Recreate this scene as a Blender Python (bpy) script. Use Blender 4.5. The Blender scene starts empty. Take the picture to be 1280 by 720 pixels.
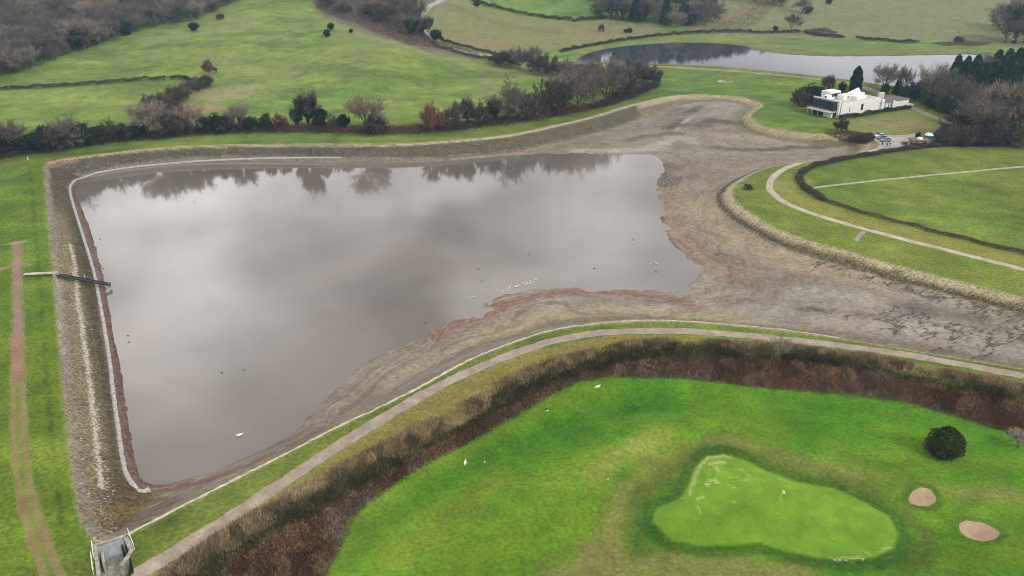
import bpy, math
import numpy as np
from mathutils import Vector, Matrix
R = math.radians
rng = np.random.default_rng(7)
scene = bpy.context.scene
COL = scene.collection

# ------------------------------------------------------------------ camera
CAMH, PITCH, F = 80.0, R(25.0), 985.0
cam = bpy.data.cameras.new('camera'); camo = bpy.data.objects.new('camera', cam); COL.objects.link(camo)
camo.location = (0, 0, CAMH); camo.rotation_euler = (R(90) - PITCH, 0, 0)
cam.sensor_width = 36; cam.lens = F / 1280 * 36; cam.clip_end = 20000; cam.clip_start = .5
scene.camera = camo

def ray(uv):
    uv = np.atleast_2d(np.asarray(uv, float))
    x = (uv[:, 0] - 640) / F; yc = (360 - uv[:, 1]) / F
    return np.stack([x, math.cos(PITCH) + yc * math.sin(PITCH), -math.sin(PITCH) + yc * math.cos(PITCH)], 1)
def proj(uv, z=0.0):
    d = ray(uv); t = (z - CAMH) / d[:, 2]
    return np.stack([d[:, 0] * t, d[:, 1] * t], 1)

# ------------------------------------------------------------------ noise, distances
def _h(ix, iy, s):
    n = (ix.astype(np.int64) * 374761393 + iy.astype(np.int64) * 668265263 + s * 1442695041) & 0xffffffff
    n = ((n ^ (n >> 13)) * 1274126177) & 0xffffffff
    return ((n ^ (n >> 16)) & 0xffff) / 65535.0
def vn(x, y, s=0):
    x0 = np.floor(x); y0 = np.floor(y); fx = x - x0; fy = y - y0
    fx = fx * fx * (3 - 2 * fx); fy = fy * fy * (3 - 2 * fy)
    a = _h(x0, y0, s); b = _h(x0 + 1, y0, s); c = _h(x0, y0 + 1, s); d = _h(x0 + 1, y0 + 1, s)
    return (a * (1 - fx) + b * fx) * (1 - fy) + (c * (1 - fx) + d * fx) * fy
def fbm(x, y, s=0, o=4):
    r = 0; a = .5; t = 0
    for i in range(o):
        r = r + a * vn(x, y, s + i * 17); t += a; a *= .5; x = x * 2.03 + 5.1; y = y * 2.03 + 1.7
    return r / t
def cells(x, y, size, s=0):
    """nearest jittered cell centre: distance / size and a random number of that cell"""
    gx = np.floor(x / size); gy = np.floor(y / size); best = np.full(x.shape, 9.0); rid = np.zeros(x.shape)
    for i in (-1, 0, 1):
        for j in (-1, 0, 1):
            cx = gx + i; cy = gy + j; rr = .55 + .6 * _h(cx, cy, s + 3)
            d = np.hypot(x / size - cx - _h(cx, cy, s), y / size - cy - _h(cx, cy, s + 1)) / rr; m = d < best; best = np.where(m, d, best); rid = np.where(m, _h(cx, cy, s + 2), rid)
    return best, rid
def sm(x, a, b):
    t = np.clip((x - a) / (b - a), 0, 1); return t * t * (3 - 2 * t)
def dline(x, y, P, lim=None, closed=False):
    """distance to a polyline; beyond lim (bbox) returns big"""
    P = np.asarray(P); out = np.full(x.shape, 1e6)
    if lim is not None:
        m = (x > P[:, 0].min() - lim) & (x < P[:, 0].max() + lim) & (y > P[:, 1].min() - lim) & (y < P[:, 1].max() + lim)
    else: m = np.ones(x.shape, bool)
    xs, ys = x[m], y[m]; d2 = np.full(xs.shape, 1e12)
    Q = np.vstack([P, P[:1]]) if closed else P
    for a, b in zip(Q[:-1], Q[1:]):
        v = b - a; L = v @ v + 1e-9
        t = np.clip(((xs - a[0]) * v[0] + (ys - a[1]) * v[1]) / L, 0, 1)
        d2 = np.minimum(d2, (xs - a[0] - t * v[0]) ** 2 + (ys - a[1] - t * v[1]) ** 2)
    out[m] = np.sqrt(d2); return out
def inside(x, y, P):
    P = np.asarray(P); c = np.zeros(x.shape, bool)
    for a, b in zip(P, np.roll(P, -1, 0)):
        k = (a[1] > y) != (b[1] > y)
        if a[1] != b[1]: c ^= k & (x < (b[0] - a[0]) * (y - a[1]) / (b[1] - a[1]) + a[0])
    return c
def sd(x, y, P, lim=None):
    d = dline(x, y, P, lim, True)
    return np.where(inside(x, y, P), -d, d)
def smooth(P, n=2, closed=False):
    P = np.asarray(P, float)
    for _ in range(n):
        Q = np.roll(P, -1, 0) if closed else P[1:]
        A = P if closed else P[:-1]
        N = np.empty((len(A) * 2, P.shape[1])); N[0::2] = .75 * A + .25 * Q; N[1::2] = .25 * A + .75 * Q
        P = N if closed else np.vstack([P[:1], N, P[-1:]])
    return P

# ------------------------------------------------------------------ traced outlines (pixels of the photograph, laid out on the ground)
CREST = [(121,680),(106,664),(95,630),(88,580),(80,500),(73,420),(68,360),(62,300),(58,250),(55,215),(56,206),(66,201),(90,197),(130,192),(200,184),(270,181),(350,180),(430,180),
 (500,180),(560,176),(620,171),(660,164),(700,155),(740,146),(780,133),(810,126),(835,120),(860,118),(890,118),(925,121),(945,126),(955,132),(942,139),(938,146),(945,155),(970,162),
 (1010,167),(1045,168),(1068,170),(1086,177),(1090,183),(1080,189),(1066,194),(1040,199),(1015,202),(970,206),(940,217),(919,231),(914,242),(922,256),(950,274),(980,290),(1020,303),(1060,314),
 (1100,326),(1150,339),(1200,352),(1280,371),(1480,420),(1480,500),(1280,461),(1200,448),(1100,431),(1000,416),(930,408),(860,402),(800,401),(750,404),(700,411),(665,420),
 (605,442),(565,461),(530,481),(470,512),(427,531),(380,556),(313,590),(247,623),(157,670)]
WATER = [(97,250),(93,236),(100,226),(127,217),(170,210),(230,204),(300,202),(400,203),(480,204),(540,202),(600,198),(650,194),(700,194),(760,193),(805,193),(822,197),(831,207),(824,217),(820,232),
 (820,245),(823,270),(835,300),(854,322),(870,338),(874,346),(862,356),(854,363),(794,363),(747,360),(694,358),(644,362),(614,375),(590,393),(544,408),(505,428),(490,435),(447,460),(427,480),
 (410,497),(387,517),(373,540),(333,560),(297,577),(247,595),(213,605),(190,606),(177,602),(170,583),(163,547),(158,513),(152,467),(143,427),(136,385),(133,355),(123,320),(110,280)]
FARWATER = [(717,77),(727,70),(745,63),(790,56),(840,53),(890,53),(925,56),(950,63),(990,68),(1050,70),(1120,69),(1180,68),(1225,67),(1245,71),(1238,84),(1218,97),(1180,104),(1140,108),(1110,108),
 (1075,102),(1000,93),(940,87),(880,82),(800,80),(750,79)]
C = smooth(proj(CREST, 0), 1, True); W = smooth(proj(WATER, -5), 1, True); L = smooth(proj(FARWATER, 2), 1, True)
LEFTP = proj(CREST[1:10], 0)[::-1]
def isleft(x, y):
    return (dline(x, y, proj(np.array(CREST[1:11]), 0)) < dline(x, y, proj(np.array(CREST[11:] + CREST[:1]), 0))) & (x < -40)
GOLF = [(380,760),(403,719),(430,672),(440,648),(470,620),(520,586),(560,565),(600,545),(640,522),(680,497),(720,477),(760,469),(850,471),(950,483),(1050,491),(1130,501),(1180,515),(1225,528),(1262,540),(1300,556),
 (1500,600),(1500,900),(380,900)]
GREEN = [(815,652),(822,636),(850,623),(862,605),(868,585),(882,571),(905,568),(930,575),(960,590),(1000,603),(1040,610),(1080,628),(1110,645),(1122,668),(1117,686),(1092,697),(1060,700),(1020,697),(980,688),
 (950,678),(920,680),(880,682),(840,676)]

# ------------------------------------------------------------------ terrain height
G3 = lambda pts: proj(pts, -3.0)
ridge1 = G3([(440,690),(520,610),(600,565),(680,515),(750,480),(830,478)])
dip1 = G3([(520,650),(600,590),(690,545),(780,505),(860,492)])
ridge2 = G3([(600,690),(700,600),(800,545),(900,520)])
swale = G3([(780,700),(800,620),(835,580),(880,556),(960,575),(1060,600),(1140,640),(1170,690)])
bankr = G3([(870,545),(960,568),(1060,590),(1150,606)])
greenW = G3(GREEN)
bunk = [G3([(1136,621),(1140,614),(1150,611),(1162,614),(1170,621),(1170,627),(1162,630),(1150,628),(1140,625)]),
        G3([(1200,652),(1208,648),(1228,651),(1244,658),(1251,665),(1244,673),(1228,675),(1210,669),(1201,661)])]
def H(x, y):
    dc = sd(x, y, C); o = np.maximum(dc, 0)
    wR = sm(y, 152, 160) * sm(x, 40, 60)
    wF = sm(y, 280, 300) * (1 - wR)
    wL = sm(-x, 60, 80) * (1 - wF) * sm(y, 118, 130)
    a = 3.4 * (1 - wR) * (1 - wF) - 1.4 * wF
    T = -a * sm(o, np.where(wF > .5, 9, 8.5), np.where(wF > .5, 20, 22) + 14 * wL)
    y0 = 345 + 245 * sm(x, -90, 55) - 10 * sm(x, 200, 300)
    s = np.maximum(y - y0, 0); r = (np.sqrt(s * s + 40 ** 2) - 40) * .125
    r = 75 * np.tanh(r / 75)
    hn = sm(s, 0, 80)
    T = T + r + hn * (fbm(x / 110, y / 110, 3) - .5) * 9 + hn * (fbm(x / 30, y / 30, 9) - .5) * 1.2
    T = T + 19 * sm(y, 640, 830) * sm(x, 0, 60) * (1 - sm(x, 175, 250))
    T = T + (fbm(x / 9, y / 9, 12, 3) - .5) * .22 * sm(o, 1, 8)
    # golf relief
    near = (y < 190) & (x > -70)
    if np.any(near):
        xs, ys = x[near], y[near]; g = np.zeros(xs.shape)
        g += 1.3 * np.exp(-(dline(xs, ys, ridge1) / 4.5) ** 2) - 1.1 * np.exp(-(dline(xs, ys, dip1) / 5) ** 2) + .9 * np.exp(-(dline(xs, ys, ridge2) / 8) ** 2)
        g += -1.0 * np.exp(-(dline(xs, ys, swale) / 4.5) ** 2) + 1.0 * np.exp(-(dline(xs, ys, bankr) / 4.5) ** 2)
        g += .5 * sm(-sd(xs, ys, greenW), -2, 3)
        for b in bunk:
            db = sd(xs, ys, b); g += -.5 * sm(-db, -.1, 1.2) + .22 * np.exp(-((db - .8) / 1.0) ** 2)
        g += (fbm(xs / 22, ys / 22, 44, 3) - .5) * 1.2
        go = sm(-sd(xs, ys, golfW0), 0, 6)
        T[near] += g * go
    # far reservoir
    dl = sd(x, y, L)
    dam = 3.0 - np.maximum(dl - 5, 0) * .16
    T = np.where((dl > 0) & (dl < 40), np.maximum(T, dam), T)
    T = np.where((dl > 0) & (dl < 5), 2 + .25 * dl * 1.0 - .25 * (dl / 5) * 0, T)
    T = np.where(dl <= 0, 1.9 + dl * .15, T); T = np.maximum(T, np.where(dl <= 0, -2, -20))
    # basin
    m = dc < 0
    if np.any(m):
        xs, ys = x[m], y[m]; d = -dc[m]; dw = sd(xs, ys, W)
        lift = 2.6 * sm(ys, 285, 345) * sm(xs, 70, 110) + 2.4 * sm(xs, 120, 160) * sm(ys, 230, 285) + 1.9 * sm(xs, 55, 85) * (1 - sm(ys, 230, 285))
        mud = np.minimum(-4.0 - np.exp(-np.maximum(dw, 0) / 25) + lift + (fbm(xs / 7, ys / 7, 5) - .5) * .35 + .25 * (fbm(xs / 30, ys / 30, 8) - .5), -.2)
        z = np.maximum(-.47 * d, mud)
        z = np.minimum(z, -5 * d / (d + np.maximum(dw, 0) + 1e-3))
        z = np.where(dw < 0, np.maximum(-5 + dw * .12, -7), z)
        z += (fbm(xs / 1.7, ys / 1.7, 6, 3) - .5) * .16 * sm(d, .3, 2)
        T[m] = z
    return T
golfW0 = G3(GOLF)

_cache = {}
def ground(uv, lift=0):
    """where the view rays of these photo points meet the terrain"""
    uv = np.atleast_2d(np.asarray(uv, float)); d = ray(uv)
    dh = np.hypot(d[:, 0], d[:, 1])
    r = np.exp(np.linspace(math.log(70), math.log(2600), 420))
    X = (d[:, :1] / dh[:, None]) * r; Y = (d[:, 1:2] / dh[:, None]) * r; Z = CAMH + (d[:, 2:3] / dh[:, None]) * r
    Hh = H(X.ravel(), Y.ravel()).reshape(X.shape) + lift
    below = Z <= Hh; i = np.where(below.any(1), below.argmax(1), len(r) - 1); i = np.maximum(i, 1); k = np.arange(len(i))
    a = (Z - Hh)[k, i - 1]; b = (Z - Hh)[k, i]; t = np.clip(a / (a - b + 1e-9), 0, 1)
    lo = X[k, i - 1] + t * (X[k, i] - X[k, i - 1]); hi = Y[k, i - 1] + t * (Y[k, i] - Y[k, i - 1])
    return np.stack([lo, hi], 1)
def gz(x, y):
    return float(H(np.array([float(x)]), np.array([float(y)]))[0])

# ------------------------------------------------------------------ terrain grid
ys = [24.0]
while ys[-1] < 760: ys.append(ys[-1] * (1 + .0042) if ys[-1] > 60 else ys[-1] + .35)
while ys[-1] < 7000: ys.append(ys[-1] * 1.03)
ys = np.array(ys); NX = 600
us = np.linspace(-1.25, 1.25, NX)
gy, gu = np.meshgrid(ys, us, indexing='ij')
X = (gu * gy * np.where(gy > 760, 1 + (gy - 760) / 4000, 1)).ravel(); Y = gy.ravel()
Z = H(X, Y)
idx = np.arange(len(ys) * NX).reshape(len(ys), NX)
a, b, c, d = idx[:-1, :-1].ravel(), idx[:-1, 1:].ravel(), idx[1:, 1:].ravel(), idx[1:, :-1].ravel()
FACES = np.vstack([np.stack([a, b, c], 1), np.stack([a, c, d], 1)])

def hexc(s):  # sRGB hex -> linear
    v = np.array([int(s[i:i + 2], 16) / 255 for i in (0, 2, 4)])
    return np.where(v <= .04045, v / 12.92, ((v + .055) / 1.055) ** 2.4)

# paint: colour attribute in numpy (surface colours with some shade and sheen painted in, low frequency) -------------
N = len(X)
n1 = fbm(X / 14, Y / 14, 21); n2 = fbm(X / 3.2, Y / 3.2, 31, 3); n3 = fbm(X / 45, Y / 45, 41)
colr = np.empty((N, 3)); speck = np.zeros(N); crk = np.full(N, 3.0)
def sp_stroke(pts, w, k=1, soft=None, mod=1.0, sm_=1):
    global speck
    P = smooth(ground(pts), sm_); soft = w * .6 if soft is None else soft
    speck = np.maximum(speck, (1 - sm(dline(X, Y, P, w + soft + 2), w - soft, w + soft)) * k * mod)
def mixc(m, colour, c2=None):
    """blend the colour in with weight m"""
    global colr
    m = np.clip(m, 0, 1)[:, None]; colr = colr * (1 - m) + np.asarray(colour) * m
GR = dict(bank=(.135,.205,.035), field=(.150,.240,.060), golf=(.085,.240,.018), dull=(.200,.205,.090), rough=(.255,.215,.060), brown=(.175,.125,.070), moss=(.215,.235,.055),
          lush=(.05,.165,.016), floor=(.065,.045,.035), red=(.15,.07,.05), straw=(.38,.31,.16))
colr[:] = GR['bank']
mixc(sm(n1, .35, .7) * .4, GR['moss'])
DC = sd(X, Y, C); DW = sd(X, Y, W, 120); DL = sd(X, Y, L, 120)
def poly(pts, sharp=True): return ground(pts)
def ppoly(pts, colour, soft=2, k=1, jag=2.0, mod=None):
    P = ground(pts); d = sd(X, Y, P, soft + 4) + (n2 - .5) * jag * 2
    m = sm(-d, -soft, soft) * k
    if mod is not None: m = m * mod
    mixc(m, colour); return P
def pstroke(pts, w, colour, k=1, soft=None, jag=1.0, mod=None, sm_=1):
    P = smooth(ground(pts), sm_); soft = w * .6 if soft is None else soft
    d = dline(X, Y, P, w + soft + 3) + (n2 - .5) * jag * 2
    m = (1 - sm(d, w - soft, w + soft)) * k
    if mod is not None: m = m * mod
    mixc(m, colour); return P

# far land
far = (Y > 300)
ppoly([(0,320),(0,150),(0,-20),(1290,-20),(1290,60),(1150,66),(700,90),(680,140),(500,178),(200,182),(0,200)], (.155,.245,.062), 6)
mixc(sm(Y, 330, 420) * sm(n3, .4, .65) * .5 * (X < 60), (.215,.265,.085))
mixc(sm(n1, .5, .75) * .35 * sm(Y, 340, 400), (.175,.215,.08))
ppoly([(0,112),(60,109),(130,105),(180,100),(230,101),(200,130),(185,150),(100,155),(0,160)], (.185,.265,.07), 3, .8)
# knoll streaks
pstroke([(255,118),(275,122),(300,115)], 7, (.30,.24,.12), .75, 6, 5); pstroke([(230,138),(262,135)], 7, (.30,.20,.10), .8, 5, 5)
pstroke([(300,112),(330,108)], 5, (.28,.24,.12), .5, 5, 4)
pstroke([(190,50),(250,42),(300,30)], 8, (.27,.26,.14), .45, 8, 5); pstroke([(395,20),(440,40),(520,64),(600,84),(690,98)], 6, (.24,.23,.10), .5, 6, 4)
pstroke([(400,84),(470,92),(560,84),(640,92)], 8, (.115,.19,.045), .55, 8, 6); pstroke([(290,60),(330,52),(400,60)], 8, (.12,.20,.05), .45, 8, 6)
pstroke([(655,104),(690,100)], 8, (.09,.25,.05), .5, 8, 4); pstroke([(330,135),(420,120),(560,110)], 9, (.12,.26,.06), .45, 9, 6)
pstroke([(360,42),(290,62),(280,80)], 1.2, (.27,.30,.14), .5, 1.5, 1)
pstroke([(690,128),(670,135)], 5, (.30,.18,.09), .7, 4, 3)
# top middle: scrubby brown slope, dull field, bright field, far right dull slopes
ppoly([(385,-20),(395,14),(430,32),(470,46),(530,64),(575,72),(610,74),(545,52),(530,30),(535,10),(560,-20)], (.145,.115,.085), 4, .9)
ppoly([(560,-20),(538,20),(545,48),(600,66),(650,66),(700,64),(760,52),(830,42),(820,32),(760,24),(700,26),(640,18),(590,4)], (.195,.190,.085), 4, .95)
ppoly([(640,0),(755,-4),(757,20),(720,23),(650,14),(600,2)], (.13,.24,.07), 3, .9)
pstroke([(570,10),(620,28),(700,40)], 9, (.13,.135,.06), .6, 9, 8); pstroke([(560,48),(640,58)], 8, (.24,.18,.09), .6, 8, 6); pstroke([(700,46),(780,40),(810,36)], 9, (.23,.19,.11), .6, 8, 5)
ppoly([(830,-20),(840,34),(900,44),(1000,48),(1100,52),(1290,62),(1300,-20)], (.185,.195,.09), 6, .9)
pstroke([(900,25),(930,15),(960,2)], 7, (.20,.13,.09), .7, 7, 6); pstroke([(880,36),(930,38)], 6, (.2,.15,.09), .6, 6, 5)
pstroke([(1000,22),(1060,26),(1150,20)], 9, (.15,.17,.07), .5, 9, 7)
ppoly([(735,60),(800,48),(900,42),(1000,50),(1150,60),(1290,62),(1290,70),(1225,66),(1050,68),(960,64),(900,52),(840,52),(745,62)], (.16,.22,.075), 3, .85, 1)
pstroke([(1160,54),(1225,57)], 5, (.12,.27,.07), .8, 4, 2); pstroke([(1180,62),(1280,66)], 4, (.23,.2,.11), .7, 4, 2)
ppoly([(695,84),(745,78),(790,70),(850,60),(700,66),(730,70)], (.17,.23,.08), 3, .5)
ppoly([(685,74),(700,80),(725,78),(722,66),(700,66)], (.11,.25,.08), 3, .7)
mixc((1 - sm(np.abs(DL), 0, 3.5)) * .8, (.16,.125,.075))
# green bank between the two reservoirs
ppoly([(700,84),(800,84),(940,90),(1070,105),(1010,165),(950,156),(940,146),(955,130),(930,120),(860,116),(810,124),(790,108)], (.105,.205,.040), 3, .9, 1)
pstroke([(800,92),(900,96),(1000,106)], 6, (.16,.20,.06), .4, 6, 4); pstroke([(960,125),(985,120),(1010,135)], 5, (.15,.22,.05), .5, 4, 2)
ppoly([(940,150),(1010,166),(1060,166),(1050,150),(1000,135)], (.115,.205,.03), 2, .8, 1)
ppoly([(1062,150),(1140,142),(1180,158),(1160,166),(1090,168),(1060,166)], (.20,.20,.065), 2, .8, 3)
pstroke([(1110,157),(1160,160)], 4, (.30,.22,.12), .5, 4, 4)
ppoly([(1060,172),(1082,169),(1100,178),(1090,192),(1070,194)], (.22,.17,.10), 2, .7, 2)
# right field
RF = [(1018,240),(1003,222),(1010,212),(1030,204),(1066,198),(1120,190),(1180,184),(1330,178),(1400,340),(1280,318),(1186,294),(1120,277),(1053,258)]
ppoly(RF, (.125,.205,.035), 1.5, .9, .6)
mixc(sm(-sd(X, Y, ground(RF), 10), 3, 8) * sm(n3, .35, .6) * .5, (.185,.23,.05))
# verge beyond right path, mossy
pstroke([(1000,225),(975,232),(985,248),(1040,268),(1106,286),(1186,306),(1290,330)], 4.5, (.23,.225,.05), .85, 2.5, 1.5)
# left dam
LFT = isleft(X, Y)
mixc(LFT * .75, (.120,.230,.022))
mixc(LFT * sm(n1, .45, .7) * .5, (.17,.25,.03))
pstroke([(36,206),(40,240),(45,300),(52,380),(58,470),(66,560),(78,660)], .22, (.05,.10,.015), .6, .5, .6)
pstroke([(22,303),(21,330),(22,370),(22,420),(22,470)], .95, (.27,.18,.13), 1, .6, .8)
pstroke([(12,305),(30,302)], .8, (.33,.26,.19), .9, .6, .8); pstroke([(0,337),(12,333),(22,328),(34,331)], 1.1, (.30,.19,.13), .8, .7, .8)
rutA = [(17,420),(16,500),(18,570),(24,620),(36,665),(52,712),(70,760)]; rutB = [(27,420),(28,500),(32,560),(38,620),(54,665),(72,712),(92,760)]
for rt in (rutA, rutB): pstroke(rt, .42, (.27,.16,.10), .95, .5, .35)
pstroke([(22,480),(30,600),(60,700)], 1.2, (.19,.17,.05), .45, 1, 1)
# near bank: strip, yellow rough, scrub floor
NPATH = [(100,756),(180,713),(233,680),(283,650),(333,617),(377,587),(427,555),(455,537),(530,491),(605,456),(665,433),(717,420),(760,414),(854,413),(920,418),(1020,428),(1120,441),(1206,456),(1280,470),(1500,515)]
ppoly([(250,690),(333,625),(377,597),(455,545),(530,500),(605,464),(665,440),(760,420),(854,420),(1020,435),(1206,464),(1290,480),(1290,500),(1182,475),(1019,446),(900,438),(766,446),(707,463),(648,487),(594,520),(504,568),(434,608),(383,636),(300,680)], (.27,.225,.065), 1.2, .92, 1.2)
pstroke([(225,725),(283,680),(333,648),(383,622),(434,596),(504,557),(594,510),(648,478),(766,438),(900,432),(1019,440),(1182,468),(1290,494)], 1.8, (.16,.125,.08), .75, 1.5, 1)
pstroke([(200,722),(290,668),(350,628),(420,590)], 1.5, (.24,.15,.11), .85, 1.2, 1.2)
BELT = [(225,765),(245,735),(283,690),(333,660),(383,636),(434,608),(504,568),(594,520),(648,487),(707,463),(766,446),(844,438),(900,438),(1019,446),(1093,458),(1182,475),(1290,500),(1500,545),(1500,620),(1300,556),(1262,540),(1225,528),(1180,515),(1130,501),(1050,491),(950,483),(850,471),(760,469),(720,477),(680,497),(640,522),(600,545),(560,565),(520,586),(470,620),(440,648),(430,672),(403,725),(390,760)]
BU = ground(BELT[:18], 1.0); BL = ground(BELT[18:], .25); beltP = np.vstack([BU, BL])
_d = sd(X, Y, beltP, 6) + (n2 - .5) * 1.2; mixc(sm(-_d, -1, 1), (.085,.050,.036))
# golf
golfW = ground(GOLF); DGo = sd(X, Y, golfW, 60)
mg = sm(-DGo, -.5, .5)
mixc(mg, GR['golf']); mixc(mg * sm(n1, .42, .62) * .55, (.135,.265,.02)); mixc(mg * sm(fbm(X / 5, Y / 5, 77), .5, .7) * .45, (.05,.19,.012))
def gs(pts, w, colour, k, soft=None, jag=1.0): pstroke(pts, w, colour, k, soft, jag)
gs([(470,665),(540,615),(600,578),(680,545),(760,512),(830,498)], 3.4, (.040,.155,.010), .65, 2.6, 1.4)  # valley shade between the mounds, painted as darker green along the dip
gs([(440,690),(470,640),(520,600),(600,556),(700,497),(760,480)], 1.6, (.15,.25,.025), .45, 1.5, 1.2)
gs([(500,700),(560,640),(620,605)], 3, (.19,.25,.03), .6, 3, 1.5); gs([(560,700),(650,660),(760,650)], 4, (.16,.24,.02), .55, 4, 2)
gs([(740,590),(790,560),(830,540)], 2.2, (.30,.30,.08), .6, 2, 2.2); gs([(690,600),(740,570)], 3, (.18,.26,.03), .5, 3, 2); gs([(830,545),(900,530),(980,540)], 2.5, (.15,.25,.025), .5, 2.5, 1.5)
gs([(740,720),(765,660),(790,610),(840,572),(900,552),(960,566),(1060,592),(1150,606),(1290,622)], 1.9, (.190,.165,.055), .7, 2.0, 1.8)
gs([(700,722),(760,700),(820,705),(900,712),(1000,716)], 2.8, (.195,.165,.058), .75, 2.4, 1.8)
gs([(1040,560),(1120,575),(1280,580)], 2.5, (.17,.25,.03), .45, 2.5, 1.5); gs([(1120,600),(1200,640),(1290,660)], 3.5, (.07,.20,.015), .5, 3, 2)
gs([(1150,700),(1230,700),(1300,690)], 3, (.14,.21,.02), .6, 3, 2)
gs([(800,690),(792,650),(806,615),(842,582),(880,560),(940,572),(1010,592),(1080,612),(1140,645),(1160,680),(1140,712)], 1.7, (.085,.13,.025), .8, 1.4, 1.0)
dgr = sd(X, Y, greenW0 := ground(GREEN), 12)
mixc((1 - sm(np.abs(dgr - 1.1), .4, 1.8)) * (dgr > -2) * .75, (.030,.105,.010))
mixc(sm(-dgr, -.25, .25), (.165,.325,.034)); mixc(sm(-dgr, 0, 1) * sm(n1, .4, .6) * .4, (.13,.28,.028)); mixc(sm(-dgr, 0, 1) * sm(np.sin((X * .6 + Y * .8) * 1.7), .1, .5) * .18, (.13,.33,.028))
wh = sm(fbm(X / 1.1, Y / 1.1, 5, 3), .42, .55)
for pts, w in [([(862,618),(868,598),(874,583),(884,573),(905,570),(915,572)], .42), ([(888,580),(905,578)], .55), ([(895,583),(898,590)], .4), ([(884,606),(890,600),(898,603)], .5), ([(872,624),(878,620)], .4), ([(926,587),(936,594)], .35), ([(912,597),(922,597)], .3), ([(926,600),(934,600)], .35),
               ([(975,600),(1000,607)], .3), ([(870,630),(876,642)], .3), ([(910,605),(922,612)], .3), ([(1040,699),(1062,698),(1078,697)], .3), ([(1075,688),(1086,692)], .3), ([(1100,690),(1112,683)], .25), ([(914,626),(920,627)], .3)]:
    sp_stroke(pts, w * 1.35, .62, .6, 1.0, 0)
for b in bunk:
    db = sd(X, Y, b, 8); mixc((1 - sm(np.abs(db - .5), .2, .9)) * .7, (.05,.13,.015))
# bush skirt
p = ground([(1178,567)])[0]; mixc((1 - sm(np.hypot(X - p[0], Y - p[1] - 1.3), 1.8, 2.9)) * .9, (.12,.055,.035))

# ---------------- basin colours
ins = DC < 0
D = -DC
basin = np.where(ins, 1.0, 0)
mudc = np.array((.205,.172,.130))
mixc(basin, mudc)
mixc(basin * sm(n1, .35, .65) * .7, (.265,.235,.190)); mixc(basin * sm(fbm(X / 20, Y / 5, 61), .5, .75) * .6, (.165,.140,.105))
mixc(basin * sm(n3, .5, .7) * .4, (.30,.275,.25))
# ribbed waterline bands near the water
bandn = np.sin(DW * 1.15 + n1 * 11 + n3 * 6); mixc(basin * (1 - sm(DW, 10, 55)) * (DW > 0) * sm(bandn, .2, .9) * .25, (.120,.088,.062))
bandm = np.sin(D * 1.0 + n1 * 12 + n3 * 7); mixc(basin * sm(X, 20, 60) * sm(D, 7, 10) * sm(bandm, .5, .95) * .4, (.125,.10,.075))
def ms(pts, w, colour, k, soft=None, jag=1.5): pstroke(pts, w, colour, k, soft, jag, basin)
RED = (.20,.105,.078); DK = (.055,.044,.034)
ms([(400,575),(430,545),(440,530),(470,500),(530,465),(590,430)], 3.0, (.235,.205,.18), .7, 2)
ms([(540,420),(600,395),(640,378),(690,366),(750,364),(820,370),(860,380)], 2.2, RED, .95, 1.5, 1)
ms([(200,608),(250,603),(300,585),(340,568),(380,552),(400,535)], 1.5, (.17,.08,.06), .95, 1.2, 1)
ms([(600,425),(660,402),(740,386),(840,392),(1000,408)], 3.2, (.33,.28,.175), .7, 2.5, 2)
ms([(500,470),(600,420),(700,392),(760,392)], 1.6, (.30,.25,.16), .5, 2, 2)
ms([(550,455),(600,430),(640,420),(680,405),(760,398),(840,398),(1000,412),(1280,458)], 1.3, (.13,.105,.045), .75, 1.3, 1)
ms([(260,612),(330,580),(400,545),(470,505),(520,482)], 1.8, (.15,.11,.07), .7, 1.5, 1)
ms([(840,240),(832,270),(850,300),(880,330),(930,345)], 4.5, (.25,.17,.115), .7, 4, 2); ms([(855,250),(850,280),(880,312),(960,336),(1020,345)], 1.4, RED, .5, 1.5, 1.5)
ms([(824,262),(830,290),(845,312)], 1.2, (.10,.075,.055), .8, 1, 1)
ms([(828,205),(832,220),(826,235),(848,222)], 2.2, DK, .8, 2, 1.5); ms([(845,208),(850,212)], 2, DK, .7, 2, 1)
ms([(880,255),(930,300),(1000,325),(1080,345)], 7, (.33,.27,.175), .8, 5, 3); ms([(1000,310),(1080,333),(1150,352),(1250,375)], 4, (.31,.265,.175), .6, 3, 2)
mixc(basin * sm(X, 60, 110) * (1 - sm(Y, 200, 260)) * sm(fbm(X / 12, Y / 4, 301), .48, .62) * .5, (.115,.092,.070))
ms([(960,390),(1060,400),(1180,420),(1280,440)], 5, (.29,.265,.235), .75, 4, 3); ms([(1000,365),(1100,380),(1160,392)], 3.5, (.31,.29,.26), .7, 3, 2)
ms([(1140,385),(1180,394),(1220,400)], 3, (.085,.068,.052), .75, 3, 2.5); ms([(900,350),(1000,352),(1060,345)], 2.5, (.14,.115,.09), .45, 2.5, 2)
ms([(1000,385),(1060,392),(1120,398)], 1.2, (.13,.10,.08), .6, 1, 1.5); ms([(870,320),(920,330)], 1.2, (.13,.09,.06), .5, 1, 1)
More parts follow.
